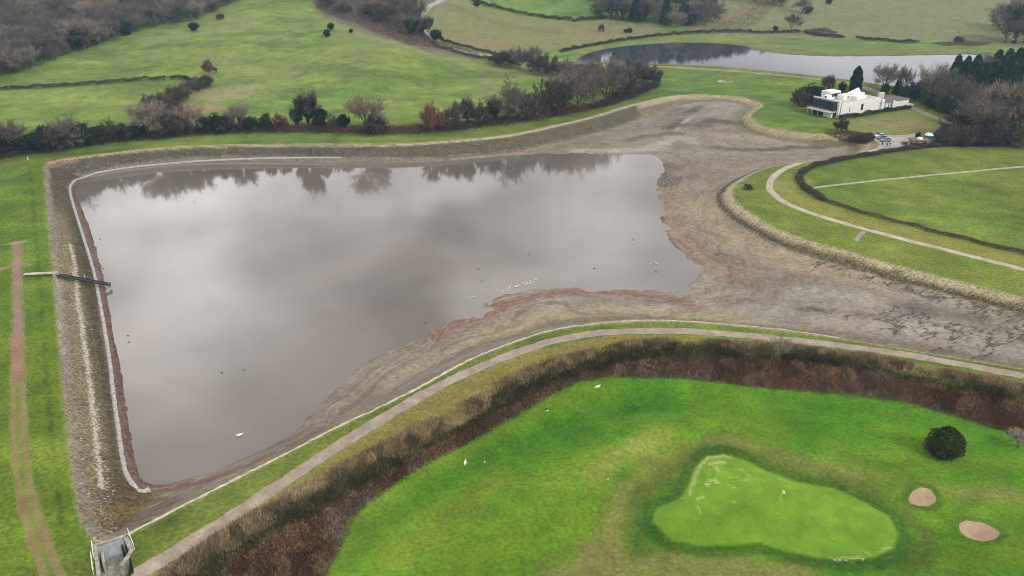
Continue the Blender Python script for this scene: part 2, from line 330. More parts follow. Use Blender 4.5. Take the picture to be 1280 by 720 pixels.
# upper inlet; its palest strokes paint wet sheen into the mud colour
ms([(870,195),(930,192),(1000,188),(1080,180)], 5, (.245,.22,.175), .5, 5, 3); ms([(890,184),(915,188),(960,187),(1010,184),(1050,181)], 2.2, (.075,.055,.038), .85, 1.6, 2)
ms([(838,160),(850,150),(862,142),(872,134),(884,128)], 2.6, (.05,.042,.034), .9, 1.6, 1.2); ms([(845,163),(856,152),(868,144)], 1.0, (.40,.38,.35), .8, .8, 1)
ms([(885,151),(905,152),(935,155),(955,160)], 3.6, (.055,.042,.030), .9, 2.5, 2.5); ms([(935,148),(940,158),(985,168),(1040,172)], 3.4, (.10,.095,.045), .85, 2.5, 1.5)
ms([(830,158),(860,155),(890,157)], 2.6, DK, .75, 2, 2.5); ms([(850,132),(880,128),(930,135)], 7, (.28,.26,.235), .65, 5, 3); ms([(858,146),(880,143),(930,144)], 4, (.26,.24,.21), .6, 3, 3); ms([(760,165),(800,160),(830,150),(850,135)], 3, (.10,.085,.065), .6, 3, 3); ms([(780,176),(820,168),(850,166)], 2.5, (.075,.062,.05), .7, 2, 2.5); ms([(900,170),(960,172),(1000,176)], 4, (.28,.25,.19), .7, 3, 2.5)
ms([(830,178),(850,172),(870,178)], 2.6, (.35,.33,.30), .75, 2.5, 2.5); ms([(1030,170),(1060,176),(1080,182)], 4, (.14,.095,.06), .75, 3, 2.5)
ms([(700,178),(780,165),(820,150)], 8, (.20,.185,.165), .6, 6, 3); ms([(560,188),(640,182),(700,172),(760,158)], 4, (.25,.20,.125), .75, 3, 1.5); ms([(720,188),(800,188),(830,180)], 3, (.38,.365,.34), .8, 3, 2)
ms([(690,170),(740,156),(800,140)], 3, (.215,.195,.11), .5, 3, 2); ms([(400,194),(500,194),(600,190),(660,186)], 1.7, (.22,.13,.11), .8, 1.3, .6)
# bank bands: pale kerb fringe, stones
side_left = isleft(X, Y)
side_top = (Y >= 240) & (X < 60) & ~side_left
side_right = (X > 35) & (Y > 150) & (Y < 292)
side_topr = (Y >= 292) & (X >= 60)
dd = D + (n2 - .5) * .8; spk = fbm(X / .9, Y / .9, 91, 2)
def band(mask, lo, hi, colour, k=1, s=.4): mixc(basin * mask * sm(dd, lo - s, lo + s) * (1 - sm(dd, hi - s, hi + s)) * k, colour)
near_b = (Y < 152) & (X > -85) & (~side_left)
# left: grey gravel, pale stone, brown, white line, dark, brown
yl = sm(Y, 235, 262)
stone_w = np.where(side_left, 11.3, np.where(side_top, 8.5, 6.5))
band(side_left, -1, 13, (.105,.086,.052)); band(side_left, -1, 2.0, (.215,.190,.155)); band(side_left, 1.9, 5.0, (.165,.143,.088), 1, .6); 
mixc(basin * side_left * sm(spk, .45, .6) * sm(dd, 1.4, 2) * (1 - sm(dd, 4, 5)) * .7, (.17,.13,.075))
band(side_left, 6.3, 9.6, (.056,.049,.032), .9, .8)
mixc(basin * side_left * sm(Y, 215, 245) * sm(dd, .9, 2.2) * .9, (.070,.062,.048))
wl = [(88,305),(92,322),(96,350),(98,380),(103,410),(107,440),(112,475),(117,520),(122,570),(127,610)]
sp_stroke(wl, .6, .84, .8)
sp_stroke([(120,500),(126,560),(130,600),(134,625)], 1.4, .38, 1.0)
sp_stroke([(98,380),(105,400),(112,450),(118,480)], 2.0, .3, 1.2)
speck = np.maximum(speck, basin * side_left * sm(D, .8, 1.8) * (1 - sm(D, 3.6, 5.4)) * .34 * (1 - sm(Y, 225, 245)))
pstroke([(70,345),(72,420),(76,440)], .8, (.36,.33,.33), .5, .8, .5, basin)
ppoly([(125,560),(160,600),(200,618),(240,620),(180,655),(135,668),(122,620)], (.085,.064,.036), 1.5, .85, 1, basin)
pstroke([(130,645),(160,640),(200,625)], 2, (.17,.125,.055), .6, 2, 1.5, basin)
# top
band(side_top, -1, 9.5, (.090,.080,.062), .95); band(side_top, -1, .9, (.36,.32,.22), .9)
mixc(basin * side_top * (1 - sm(X, -75, -40)) * sm(D, .5, 2) * .55 * (1 - sm(D, 9, 11)), (.07,.065,.058))
speck = np.maximum(speck, basin * side_top * sm(X, -85, -50) * (1 - sm(D, .6, 2.6)) * .60)
pstroke([(57,208),(75,204),(95,200)], 1.0, (.26,.16,.11), .8, .8, .6)
# right bank: pale rough top, dark toe
band(side_right, -1, 3.2, (.37,.325,.225), .95); band(side_right, 2.6, 4.8, (.070,.061,.036), 1, .5)
mixc(basin * side_right * sm(X, 70, 90) * sm(fbm(X / 6, Y / 6, 51), .45, .6) * sm(dd, .9, 1.8) * (1 - sm(dd, 5, 6)) * .85, (.10,.09,.045))
speck = np.maximum(speck, basin * side_right * np.maximum((1 - sm(np.abs(D - 3.3), .1, .6)) * .5, (1 - sm(D, .8, 2.6)) * .30))
speck = np.maximum(speck, basin * side_topr * (1 - sm(D, .6, 2.2)) * .5)
speck = np.maximum(speck, basin * near_b * (1 - sm(D, .3, 1.2)) * .5)
band(side_topr, -1, 3.5, (.34,.29,.18), .8); band(side_topr, 3.5, 8, (.125,.11,.065), .75, 1)
near_b_unused = 0; near_b_ = (Y < 152) & (X > -85) & (~side_left)
band(near_b, .3, 3.5, (.24,.20,.115), .55); band(near_b, -1, .5, (.36,.31,.19), .9, .3)
# stony red-brown margin outside the ledge, left and top
mixc(basin * side_left * (1 - sm(DW, 2.0, 2.6)) * (DW > -3), (.155,.115,.105)); mixc(basin * side_left * (1 - sm(DW, .6, 1.2)) * (DW > -3) * .7, (.115,.062,.055))
mixc(basin * side_top * (X < -30) * (1 - sm(DW, 2.0, 2.8)) * (DW > -3) * .9, (.19,.165,.145))
mixc(basin * (1 - sm(DW, .1, .7)) * .5, (.09,.075,.06))
# pale fringe on the grass side of the crest
mixc((1 - sm(DC + (n2 - .5) * .8, .2, .8)) * (DC > -.2) * np.where(side_right | side_left | near_b, .25, .8), (.36,.31,.19))
_g = np.clip((colr[:, 1] / (colr[:, 0] + .01) - 1.05) / .35, 0, 1)[:, None]   # grass keeps darker than soil
colr = colr * (1 - _g * (1 - np.where(mg[:, None] > .5, np.array((.84, .82, .66)), np.where((Y > 160)[:, None] & (X > -75)[:, None], np.array((.89, .84, .66)), np.where((Y > 300)[:, None], np.array((.87, .84, .68)), np.array((.78, .75, .60)))))))
mot = fbm(X / 6, Y / 6, 201, 4) - .5; mot2 = fbm(X / 26, Y / 12, 221, 4) - .5
colr = colr * (1 + _g * (mot * .62 + mot2 * .7)[:, None] * (1 - .5 * mg[:, None]))
colr = np.clip(colr, 0, 1) + _g * np.maximum(mot2, 0)[:, None] * np.array((.10, .055, .02))
colr = colr * (1 - basin[:, None] * (1 - np.array((1.02, .99, .92))))
colr = np.clip(colr * (1 + (n2 - .5)[:, None] * .25), .01, .9)

# drainage channels cut in the mud: distance attribute
CH = []
rc = np.random.default_rng(5)
def chan(p, an, ln, dep):
    P = [p]; a_ = an; st = max(ln / 7, .7); n_ = int(ln / st) + 1
    for i in range(n_):
        a_ = an + (a_ - an) * .6 + rc.normal(0, .42); p = p + np.array([math.cos(a_), math.sin(a_)]) * st; P.append(p)
        if dep > 0 and rc.random() < .55: chan(p, a_ + rc.choice([-1, 1]) * rc.uniform(.4, .9), ln * rc.uniform(.3, .55), dep - 1)
    CH.append(np.array(P))
mainc = [[(935,318),(1000,335),(1060,346),(1123,360),(1165,376),(1208,390),(1241,407),(1280,414),(1340,430)], [(930,372),(965,381),(1000,384),(1060,398),(1120,402),(1150,410)], [(1180,400),(1220,409),(1260,416),(1300,424)],
         [(845,163),(862,150),(878,136)], [(870,175),(890,186),(915,189),(960,188),(1010,186),(1070,180)], [(835,196),(850,205),(900,206),(950,204)], [(885,262),(930,290),(980,312)], [(690,184),(740,178),(790,172),(840,166)]]
for m_ in mainc: CH.append(smooth(ground(m_), 1) + 0)
def fan(pts, an, sp, ln, n_, dep):
    P = smooth(ground(pts), 1); t = np.linspace(0, len(P) - 1, n_)
    for t_ in t: i = int(min(t_, len(P) - 2)); p = P[i] + (P[i + 1] - P[i]) * (t_ - i); chan(p + rc.normal(0, .4, 2), an + rc.normal(0, sp), ln * rc.uniform(.5, 1.2), dep)
fan(mainc[0][4:], 1.0, .3, 10, 10, 1); fan([(1130,362),(1215,385),(1290,400)], 1.2, .4, 8, 16, 1); fan([(1080,395),(1180,410)], .2, .5, 7, 7, 1); fan([(1120,420),(1240,440)], 2.3, .5, 8, 6, 1); fan(mainc[0][2:5], .75, .3, 5.5, 8, 1); fan([(1010,333),(1040,338),(1085,335)], .8, .3, 4, 6, 1); fan([(1150,408),(1200,404),(1260,416)], -1.0, .35, 10, 6, 1); fan([(1230,440),(1255,425),(1290,430)], .6, .4, 8, 5, 1)
fan([(1000,384),(1060,398)], -.5, .4, 5, 4, 1); fan(mainc[3], 2.4, .5, 5, 4, 1); fan(mainc[4], .3, .7, 7, 6, 1); fan([(860,300),(900,330)], -.4, .4, 5, 4, 1); fan([(1160,395),(1200,420)], -2.2, .3, 7, 4, 1)
for c_ in CH: crk = np.minimum(crk, dline(X, Y, c_, 3))
crk = np.where(basin > 0, crk, 3.0)
# ------------------------------------------------------------------ splitting the sheet into its surfaces
V = np.stack([X, Y, Z], 1); ATT = np.hstack([V, colr, speck[:, None], crk[:, None], np.clip(DW, -5, 90)[:, None]])
def split(Fc, f):
    """cut triangles along f = 0; returns faces inside (f < 0) and outside; extends ATT"""
    global ATT
    n0 = len(ATT); s = f[Fc] < 0; cnt = s.sum(1)
    inn, out = [Fc[cnt == 3]], [Fc[cnt == 0]]
    M = (cnt == 1) | (cnt == 2); T = Fc[M]
    if len(T) == 0: return inn[0], out[0], f
    st = s[M]; one = cnt[M] == 1
    lone = np.where(one[:, None], st, ~st).argmax(1); k = np.arange(len(T))
    A, B, Cc = T[k, lone], T[k, (lone + 1) % 3], T[k, (lone + 2) % 3]
    def cut(P, Q):
        lo, hi = np.minimum(P, Q), np.maximum(P, Q); return lo.astype(np.int64) * (1 << 32) + hi
    k1, k2 = cut(A, B), cut(A, Cc)
    u, inv = np.unique(np.concatenate([k1, k2]), return_inverse=True)
    lo, hi = (u >> 32).astype(int), (u & 0xffffffff).astype(int)
    t = np.clip(f[lo] / (f[lo] - f[hi] + 1e-12), .02, .98)[:, None]
    ATT = np.vstack([ATT, ATT[lo] * (1 - t) + ATT[hi] * t]); fn = np.concatenate([f, np.zeros(len(u))])
    v1, v2 = n0 + inv[:len(A)], n0 + inv[len(A):]
    tip = np.stack([A, v1, v2], 1); q = np.vstack([np.stack([v1, B, Cc], 1), np.stack([v1, Cc, v2], 1)]); o2 = np.concatenate([one, one])
    inn += [tip[one], q[~o2]]; out += [tip[~one], q[o2]]
    return np.vstack(inn), np.vstack(out), fn
def field(fn):  # fresh field over all current vertices
    x, y = ATT[:, 0], ATT[:, 1]; f = fn(x, y); f[np.abs(f) < 1e-4] = 1e-4; return f
def wob(x, y, k): return (fbm(x / 1.6, y / 1.6, 71, 3) - .5) * 2 * k

def new_mesh(name, verts, faces, smooth_=True):
    me = bpy.data.meshes.new(name); faces = np.asarray(faces); n = faces.shape[1]
    me.vertices.add(len(verts)); me.vertices.foreach_set('co', np.asarray(verts, np.float32).ravel())
    me.loops.add(faces.size); me.loops.foreach_set('vertex_index', faces.ravel().astype(np.int32))
    me.polygons.add(len(faces)); me.polygons.foreach_set('loop_start', np.arange(0, faces.size, n, dtype=np.int32))
    me.update(calc_edges=True)
    me.polygons.foreach_set('use_smooth', np.full(len(faces), smooth_)); return me
def add_col(me, c):
    at = me.color_attributes.new('col', 'FLOAT_COLOR', 'POINT'); c = np.hstack([c, np.ones((len(c), 1))]).astype(np.float32)
    at.data.foreach_set('color', c.ravel())

def tag(o, label=None, cat=None, group=None, kind=None):
    if label: o['label'] = label
    if cat: o['category'] = cat
    if group: o['group'] = group
    if kind: o['kind'] = kind
    return o
def link(name, me, mat=None, parent=None):
    o = bpy.data.objects.new(name, me); COL.objects.link(o)
    if mat is not None: me.materials.append(mat)
    if parent is not None: o.parent = parent
    return o
def empty(name, loc, rz=0, label=None, cat=None, group=None):
    o = bpy.data.objects.new(name, None); COL.objects.link(o); o.location = loc; o.rotation_euler = (0, 0, rz); o.empty_display_size = .5
    return tag(o, label, cat, group)

# ------------------------------------------------------------------ materials
def mat_base(name):
    m = bpy.data.materials.new(name); m.use_nodes = True; nt = m.node_tree; b = nt.nodes['Principled BSDF']; return m, nt, b
def nd(nt, t, **kw):
    n = nt.nodes.new(t)
    for k, v in kw.items():
        if k in n.inputs: n.inputs[k].default_value = v
        else: setattr(n, k, v)
    return n
def noise(nt, scale, detail=6, rough=.6, vec=None, dist=0):
    n = nd(nt, 'ShaderNodeTexNoise'); n.inputs['Scale'].default_value = scale; n.inputs['Detail'].default_value = detail; n.inputs['Roughness'].default_value = rough; n.inputs['Distortion'].default_value = dist
    if vec is not None: nt.links.new(vec, n.inputs['Vector'])
    return n.outputs['Fac']
def mrange(nt, src, a, b, c, d_):
    n = nd(nt, 'ShaderNodeMapRange'); nt.links.new(src, n.inputs[0])
    for i, v in enumerate((a, b, c, d_)): n.inputs[i + 1].default_value = v
    return n.outputs[0]
def mixcol(nt, fac, A, B, mode='MIX'):
    n = nd(nt, 'ShaderNodeMix'); n.data_type = 'RGBA'; n.blend_type = mode
    for i, v in ((0, fac), (6, A), (7, B)):
        if hasattr(v, 'is_output'): nt.links.new(v, n.inputs[i])
        else: n.inputs[i].default_value = v if i == 0 else (*v, 1) if len(v) == 3 else v
    return n.outputs[2]
def math_(nt, op, A, B=0.0):
    n = nd(nt, 'ShaderNodeMath'); n.operation = op
    for i, v in ((0, A), (1, B)):
        if hasattr(v, 'is_output'): nt.links.new(v, n.inputs[i])
        else: n.inputs[i].default_value = v
    return n.outputs[0]
def ground_mat(name, s1, lo, hi, tint, tf, bump, s_b=None, cracks=False, aniso=None, rough=.95, spec=.15, speck_c=(.52, .49, .39), speck_s=1.9):
    m, nt, b = mat_base(name); tc = nd(nt, 'ShaderNodeTexCoord'); vec = tc.outputs['Object']
    at = nd(nt, 'ShaderNodeAttribute'); at.attribute_name = 'col'
    if aniso:
        mp = nd(nt, 'ShaderNodeMapping'); mp.inputs['Scale'].default_value = aniso; nt.links.new(vec, mp.inputs[0]); vec2 = mp.outputs[0]
    else: vec2 = vec
    f1 = noise(nt, s1, 8, .68, vec2); f2 = noise(nt, s1 * .14, 5, .6, vec, .4)
    v1 = mrange(nt, f1, .32, .68, lo, hi); v2 = mrange(nt, f2, .35, .65, .86, 1.14)
    vm = math_(nt, 'MULTIPLY', v1, v2)
    cc = nd(nt, 'ShaderNodeCombineXYZ')
    for i in range(3): nt.links.new(vm, cc.inputs[i])
    c1 = mixcol(nt, 1.0, at.outputs['Color'], cc.outputs[0], 'MULTIPLY')
    f3 = noise(nt, s1 * .45, 6, .7, vec2, .2); t = mrange(nt, f3, .52, .68, 0, tf)
    c2 = mixcol(nt, t, c1, tint)
    h = f1
    if cracks:
        # silt texture: fine ridged runnels, and the traced drainage channels
        rg = noise(nt, .32, 7, .62, vec, .9); e = mrange(nt, math_(nt, 'ABSOLUTE', math_(nt, 'SUBTRACT', rg, .5)), 0, .018, .55, 0)
        g = mrange(nt, noise(nt, .035, 3, .5, vec), .42, .58, 0, 1); c2 = mixcol(nt, math_(nt, 'MULTIPLY', e, g), c2, (.085, .066, .05))
        pl = mrange(nt, noise(nt, .5, 8, .75, vec, .3), .54, .66, 0, .5); c2 = mixcol(nt, pl, c2, (.36, .335, .30))
        # strand lines left by the falling water
        da = nd(nt, 'ShaderNodeAttribute'); da.attribute_name = 'dw'; ph = math_(nt, 'ADD', math_(nt, 'MULTIPLY', da.outputs['Fac'], .95), mrange(nt, noise(nt, .045, 5, .55, vec), .2, .8, 0, 16))
        sn = math_(nt, 'SINE', ph); near_w = mrange(nt, da.outputs['Fac'], 8, 34, 1, 0); gt = mrange(nt, noise(nt, .06, 3, .5, vec), .40, .55, .1, 1)
        c2 = mixcol(nt, math_(nt, 'MULTIPLY', math_(nt, 'MULTIPLY', mrange(nt, sn, .35, .9, 0, .50), near_w), gt), c2, (.115, .080, .056))
        sn2 = math_(nt, 'SINE', math_(nt, 'MULTIPLY', ph, 2.7)); c2 = mixcol(nt, math_(nt, 'MULTIPLY', mrange(nt, sn2, .6, .95, 0, .35), near_w), c2, (.33, .28, .22))
        ck = nd(nt, 'ShaderNodeAttribute'); ck.attribute_name = 'crk'; wn = math_(nt, 'ADD', ck.outputs['Fac'], mrange(nt, noise(nt, 1.3, 4, .6, vec), .3, .7, -.16, .22))
        c2 = mixcol(nt, mrange(nt, wn, .08, .32, .9, 0), c2, (.050, .036, .028))
    sp_ = nd(nt, 'ShaderNodeAttribute'); sp_.attribute_name = 'speck'
    ns_ = noise(nt, speck_s, 5, .7, vec, .3); th = math_(nt, 'ADD', mrange(nt, ns_, .3, .7, 0, 1), math_(nt, 'MULTIPLY', sp_.outputs['Fac'], 1.0))
    msk = math_(nt, 'MULTIPLY', mrange(nt, th, .95, 1.25, 0, .95), mrange(nt, sp_.outputs['Fac'], .05, .2, 0, 1)); c2 = mixcol(nt, msk, c2, speck_c)
    nt.links.new(c2, b.inputs['Base Color']); b.inputs['Roughness'].default_value = rough; b.inputs['Specular IOR Level'].default_value = spec
    bp = nd(nt, 'ShaderNodeBump'); bp.inputs['Strength'].default_value = 1; bp.inputs['Distance'].default_value = bump
    nt.links.new(h, bp.inputs['Height']); nt.links.new(bp.outputs[0], b.inputs['Normal'])
    return m
M_grass = ground_mat('meadow_grass', 1.3, .55, 1.5, (.17,.155,.05), .45, .30)
M_golf = ground_mat('fairway_grass', 1.5, .66, 1.36, (.13,.19,.025), .45, .14)
M_green = ground_mat('mown_green', 2.6, .85, 1.15, (.16,.26,.03), .25, .03, speck_c=(.44,.46,.20), speck_s=4.0)
M_mud = ground_mat('dried_mud', .9, .62, 1.38, (.13,.105,.08), .45, .20, cracks=True, rough=.7, spec=.35)
M_stone = ground_mat('bank_stones', 1.7, .35, 1.8, (.32,.30,.23), .35, .35)
M_path = ground_mat('path_gravel', 1.6, .78, 1.22, (.20,.16,.12), .3, .05)
M_sand = ground_mat('bunker_sand', 3, .88, 1.12, (.3,.2,.14), .2, .05)

def simple(name, c, rough=.8, n_amp=.15, scale=3, metal=0, spec=.3, bump=0, coat=0):
    m, nt, b = mat_base(name); tc = nd(nt, 'ShaderNodeTexCoord')
    f = noise(nt, scale, 5, .6, tc.outputs['Object']); v = mrange(nt, f, .3, .7, 1 - n_amp, 1 + n_amp)
    cc = nd(nt, 'ShaderNodeCombineXYZ')
    for i in range(3): nt.links.new(v, cc.inputs[i])
    nt.links.new(mixcol(nt, 1.0, c, cc.outputs[0], 'MULTIPLY'), b.inputs['Base Color'])
    b.inputs['Roughness'].default_value = rough; b.inputs['Metallic'].default_value = metal; b.inputs['Specular IOR Level'].default_value = spec; b.inputs['Coat Weight'].default_value = coat
    if bump:
        bp = nd(nt, 'ShaderNodeBump'); bp.inputs['Distance'].default_value = bump; nt.links.new(f, bp.inputs['Height']); nt.links.new(bp.outputs[0], b.inputs['Normal'])
    return m
def leafmat(name, amp=.45, hue=True, trans=0.0):
    """colour attribute per twig/leaf, varied per object"""
    m, nt, b = mat_base(name); at = nd(nt, 'ShaderNodeAttribute'); at.attribute_name = 'col'
    oi = nd(nt, 'ShaderNodeObjectInfo'); v = mrange(nt, oi.outputs['Random'], 0, 1, 1 - amp * .5, 1 + amp * .5)
    cc = nd(nt, 'ShaderNodeCombineXYZ')
    for i in range(3): nt.links.new(v, cc.inputs[i])
    nt.links.new(mixcol(nt, 1.0, at.outputs['Color'], cc.outputs[0], 'MULTIPLY'), b.inputs['Base Color'])
    b.inputs['Roughness'].default_value = .85; b.inputs['Specular IOR Level'].default_value = .15; return m
M_twig = leafmat('bare_twigs'); M_leaf = leafmat('evergreen_leaves', .4); M_scrub = leafmat('scrub_stems', .1)
M_bark = simple('bark', (.13,.10,.08), .9, .3, 4)
M_conc = simple('weathered_concrete', (.33,.31,.26), .9, .5, 1.1, bump=.03); M_concd = simple('dark_wet_concrete', (.10,.10,.095), .8, .3, 1.5)
M_slab = simple('grey_blue_concrete', (.26,.28,.30), .8, .3, 1.2); M_white = simple('white_render', (.86,.85,.83), .7, .06, .6); M_whitep = simple('white_paint', (.75,.74,.70), .5, .08, 5)
M_glass = simple('dark_glass', (.02,.03,.04), .08, .1, 1, spec=.8); M_roof = simple('roof_felt', (.16,.14,.13), .9, .2, .8); M_dark = simple('dark_steel', (.03,.03,.03), .6, .2, 4)
M_brick = simple('orange_brick', (.42,.23,.11), .9, .25, 2); M_teal = simple('teal_tank', (.02,.17,.13), .45, .1, 2); M_black = simple('black_feather', (.02,.02,.022), .7, .2, 8)
M_pale = simple('pale_roof', (.5,.48,.46), .8, .1, 1); M_wood = simple('grey_wood', (.22,.20,.17), .9, .3, 4); M_yellow = simple('yellow_cloth', (.75,.72,.25), .7, .05, 5)

# water
def water_mat(name, base, rough, bump, scale, ior=1.33):
    m, nt, b = mat_base(name); tc = nd(nt, 'ShaderNodeTexCoord')
    f = noise(nt, .02, 4, .55, tc.outputs['Object'], .5); v = mrange(nt, f, .35, .65, .80, 1.15)
    cc = nd(nt, 'ShaderNodeCombineXYZ')
    for i in range(3): nt.links.new(v, cc.inputs[i])
    nt.links.new(mixcol(nt, 1.0, base, cc.outputs[0], 'MULTIPLY'), b.inputs['Base Color'])
    b.inputs['IOR'].default_value = ior; b.inputs['Roughness'].default_value = rough
    f2 = noise(nt, scale, 3, .5, tc.outputs['Object']); bp = nd(nt, 'ShaderNodeBump'); bp.inputs['Distance'].default_value = bump; nt.links.new(f2, bp.inputs['Height']); nt.links.new(bp.outputs[0], b.inputs['Normal'])
    return m
M_water = water_mat('silty_water', (.172,.148,.126), .06, .0028, 1.2, 1.7); M_water2 = water_mat('clear_water', (.05,.058,.07), .03, .006, .35)

# ------------------------------------------------------------------ cutting
def surf(name, Fc, mat, label=None, zoff=None):
    if len(Fc) == 0: return None
    u, inv = np.unique(Fc, return_inverse=True); A = ATT[u]
    me = new_mesh(name, A[:, :3], inv.reshape(-1, 3)); add_col(me, A[:, 3:6])
    for k_, q_ in (('speck', 6), ('crk', 7), ('dw', 8)): me.attributes.new(k_, 'FLOAT', 'POINT').data.foreach_set('value', A[:, q_].astype(np.float32))
    o = link(name, me, mat); tag(o, label, None, None, 'structure'); return o
def setcol(Fc, colour, k=1.0):
    u = np.unique(Fc); ATT[u, 3:6] = ATT[u, 3:6] * (1 - k) + np.array(colour) * k * (1 + (vn(ATT[u, 0] * .8, ATT[u, 1] * .8, 3)[:, None] - .5) * .3)
def cutout(Fc, fn, colour=None, k=1.0):
    """cut a region out of Fc; the colour is set on copies of its vertices"""
    global ATT
    f = field(fn); i, o, f = split(Fc, f)
    if colour is not None and len(i):
        u, inv = np.unique(i, return_inverse=True); n0 = len(ATT); ATT = np.vstack([ATT, ATT[u]]); i = (n0 + inv).reshape(-1, 3); setcol(i, colour, k)
    return i, o
# spillway hole
SP = dict(tl=(121,680), tr=(154,670), bl=(124,728), br=(160,722))
spP = np.vstack([proj([(119,684),(156.5,672)], 0), proj([(168,716),(123,760)], 0)])
f_out = FACES
hole, f_out = cutout(f_out, lambda x, y: sd(x, y, spP, 8))
basinF, f_out = cutout(f_out, lambda x, y: sd(x, y, C, 60) + wob(x, y, .25))
def stonef(x, y):
    D_ = -sd(x, y, C, 60)
    w = np.where(isleft(x, y), 10.5, np.where((y >= 240) & (x < 60), 8.0, np.where((x > 35) & (y > 150), 5.2, 1.6)))
    return D_ - w + wob(x, y, .6)
stoneF, mudF = cutout(basinF, stonef)
surf('embankment', stoneF, M_stone, 'stone pitched inner slope round the drawn down reservoir'); surf('mud', mudF, M_mud, 'drying grey brown mud exposed on the reservoir bed')
b1, f_out = cutout(f_out, lambda x, y: sd(x, y, bunk[0], 6) + wob(x, y, .12), (.40,.29,.19), .9)
b2, f_out = cutout(f_out, lambda x, y: sd(x, y, bunk[1], 6) + wob(x, y, .12), (.38,.265,.175), .95)
surf('sand_bunker', b1, M_sand, 'smaller sandy bunker beside the putting green'); surf('sand_bunker', b2, M_sand, 'larger pinkish sand bunker nearer the camera')
gF, f_out = cutout(f_out, lambda x, y: sd(x, y, greenW0, 6) + wob(x, y, .15)); surf('putting_green', gF, M_green, 'close mown light green putting surface')
gf, f_out = cutout(f_out, lambda x, y: sd(x, y, golfW, 30) + wob(x, y, .7)); surf('fairway', gf, M_golf, 'bright green golf course grass')
def road(fc, pts, w, colour, name, label, jag=.3, k=1, mat=M_path):
    P = smooth(ground(pts), 2); i, o = cutout(fc, lambda x, y: dline(x, y, P, w + 20) - w + wob(x, y, jag), colour, k); surf(name, i, mat, label); return o
f_out = road(f_out, NPATH, 1.25, (.335,.275,.225), 'gravel_path', 'grey gravel path along the near bank', .35)
f_out = road(f_out, [(1022,200),(1000,204),(986,208),(970,217),(961,229),(963,240),(986,257),(1040,275),(1106,293),(1186,313),(1280,337),(1500,392)], 1.15, (.44,.385,.30), 'footpath', 'pale footpath along the right bank', .25)
f_out = road(f_out, [(1010,236),(1020,234),(1120,223),(1280,208),(1400,197)], .75, (.36,.36,.26), 'field_path', 'faint pale path across the right field', .3)
CP = ground([(1084,168),(1100,169),(1132,169),(1150,165),(1146,172),(1140,176),(1140,183),(1120,186),(1112,186),(1095,191),(1068,195),(1060,194),(1080,189),(1096,185),(1100,180)])
cp, f_out = cutout(f_out, lambda x, y: sd(x, y, CP, 10) + wob(x, y, .3), (.38,.345,.31)); surf('car_park', cp, M_path, 'pale gravel car park below the white building')
f_out = road(f_out, [(1070,107),(1100,116),(1133,131),(1160,143),(1190,156),(1206,163)], 1.9, (.30,.255,.22), 'driveway', 'brown grey driveway beside the white building', .3)
f_out = road(f_out, [(570,-6),(550,1),(535,9),(526,20),(525,34),(535,47),(552,57),(580,65),(612,69)], 2.0, (.36,.33,.31), 'lane', 'pale country lane bending round a wooded bend', .4)
f_out = road(f_out, [(700,80),(760,81),(880,84.5),(1000,95.5),(1078,106)], 1.3, (.27,.24,.19), 'dam_path', 'pale path on the crest of the far dam', .3)
TR1 = smooth(ground([(22,303),(21,340),(22,420),(22,500),(25,565),(31,620),(45,665),(62,712),(82,762)]), 2)
trk, f_out = cutout(f_out, lambda x, y: dline(x, y, TR1, 20) - 1.3 + wob(x, y, .3)); surf('dirt_track', trk, M_path, 'reddish dirt track worn along the dam')
hf, gl = cutout(f_out, lambda x, y: 352 + 230 * sm(x, -90, 55) - y + wob(x, y, 1) * 0)
surf('hillside', hf, M_grass, 'rising green farmland beyond the reservoirs'); surf('grassland', gl, M_grass, 'grass banks and low fields round the reservoir')
# far ground in every direction
xx = np.array([(-12000,-12000,-16),(12000,-12000,-16),(12000,12000,-16),(-12000,12000,-16)], float)
me = new_mesh('distant_land', xx, [(0,1,2,3)]); add_col(me, np.tile([.12,.17,.06], (4,1))); tag(link('distant_land', me, M_grass), 'low farmland all around', None, None, 'structure')

def flatpoly(name, P, z, mat, label, grow=0):
    import bmesh
    bm = bmesh.new(); vs = [bm.verts.new((p[0], p[1], z)) for p in P]; bm.faces.new(vs); bmesh.ops.triangulate(bm, faces=bm.faces[:]); bmesh.ops.recalc_face_normals(bm, faces=bm.faces[:])
    if bm.faces[:][0].normal.z < 0: bmesh.ops.reverse_faces(bm, faces=bm.faces[:])
    me = bpy.data.meshes.new(name); bm.to_mesh(me); bm.free(); return tag(link(name, me, mat), label, None, None, 'structure')
def grow(P, k):
    t = np.roll(P, -1, 0) - np.roll(P, 1, 0); n = np.stack([t[:, 1], -t[:, 0]], 1) / (np.linalg.norm(t, axis=1)[:, None] + 1e-9)
    ar = np.sum(P[:, 0] * np.roll(P[:, 1], -1) - np.roll(P[:, 0], -1) * P[:, 1]); return P + n * k * (1 if ar > 0 else -1)
flatpoly('reservoir_water', grow(W, 4.5), -4.98, M_water, 'still brown grey water of the drained down reservoir')
Lc = L.mean(0); flatpoly('far_reservoir_water', L, 2.0, M_water2, 'bluish reflecting water of the farther reservoir')

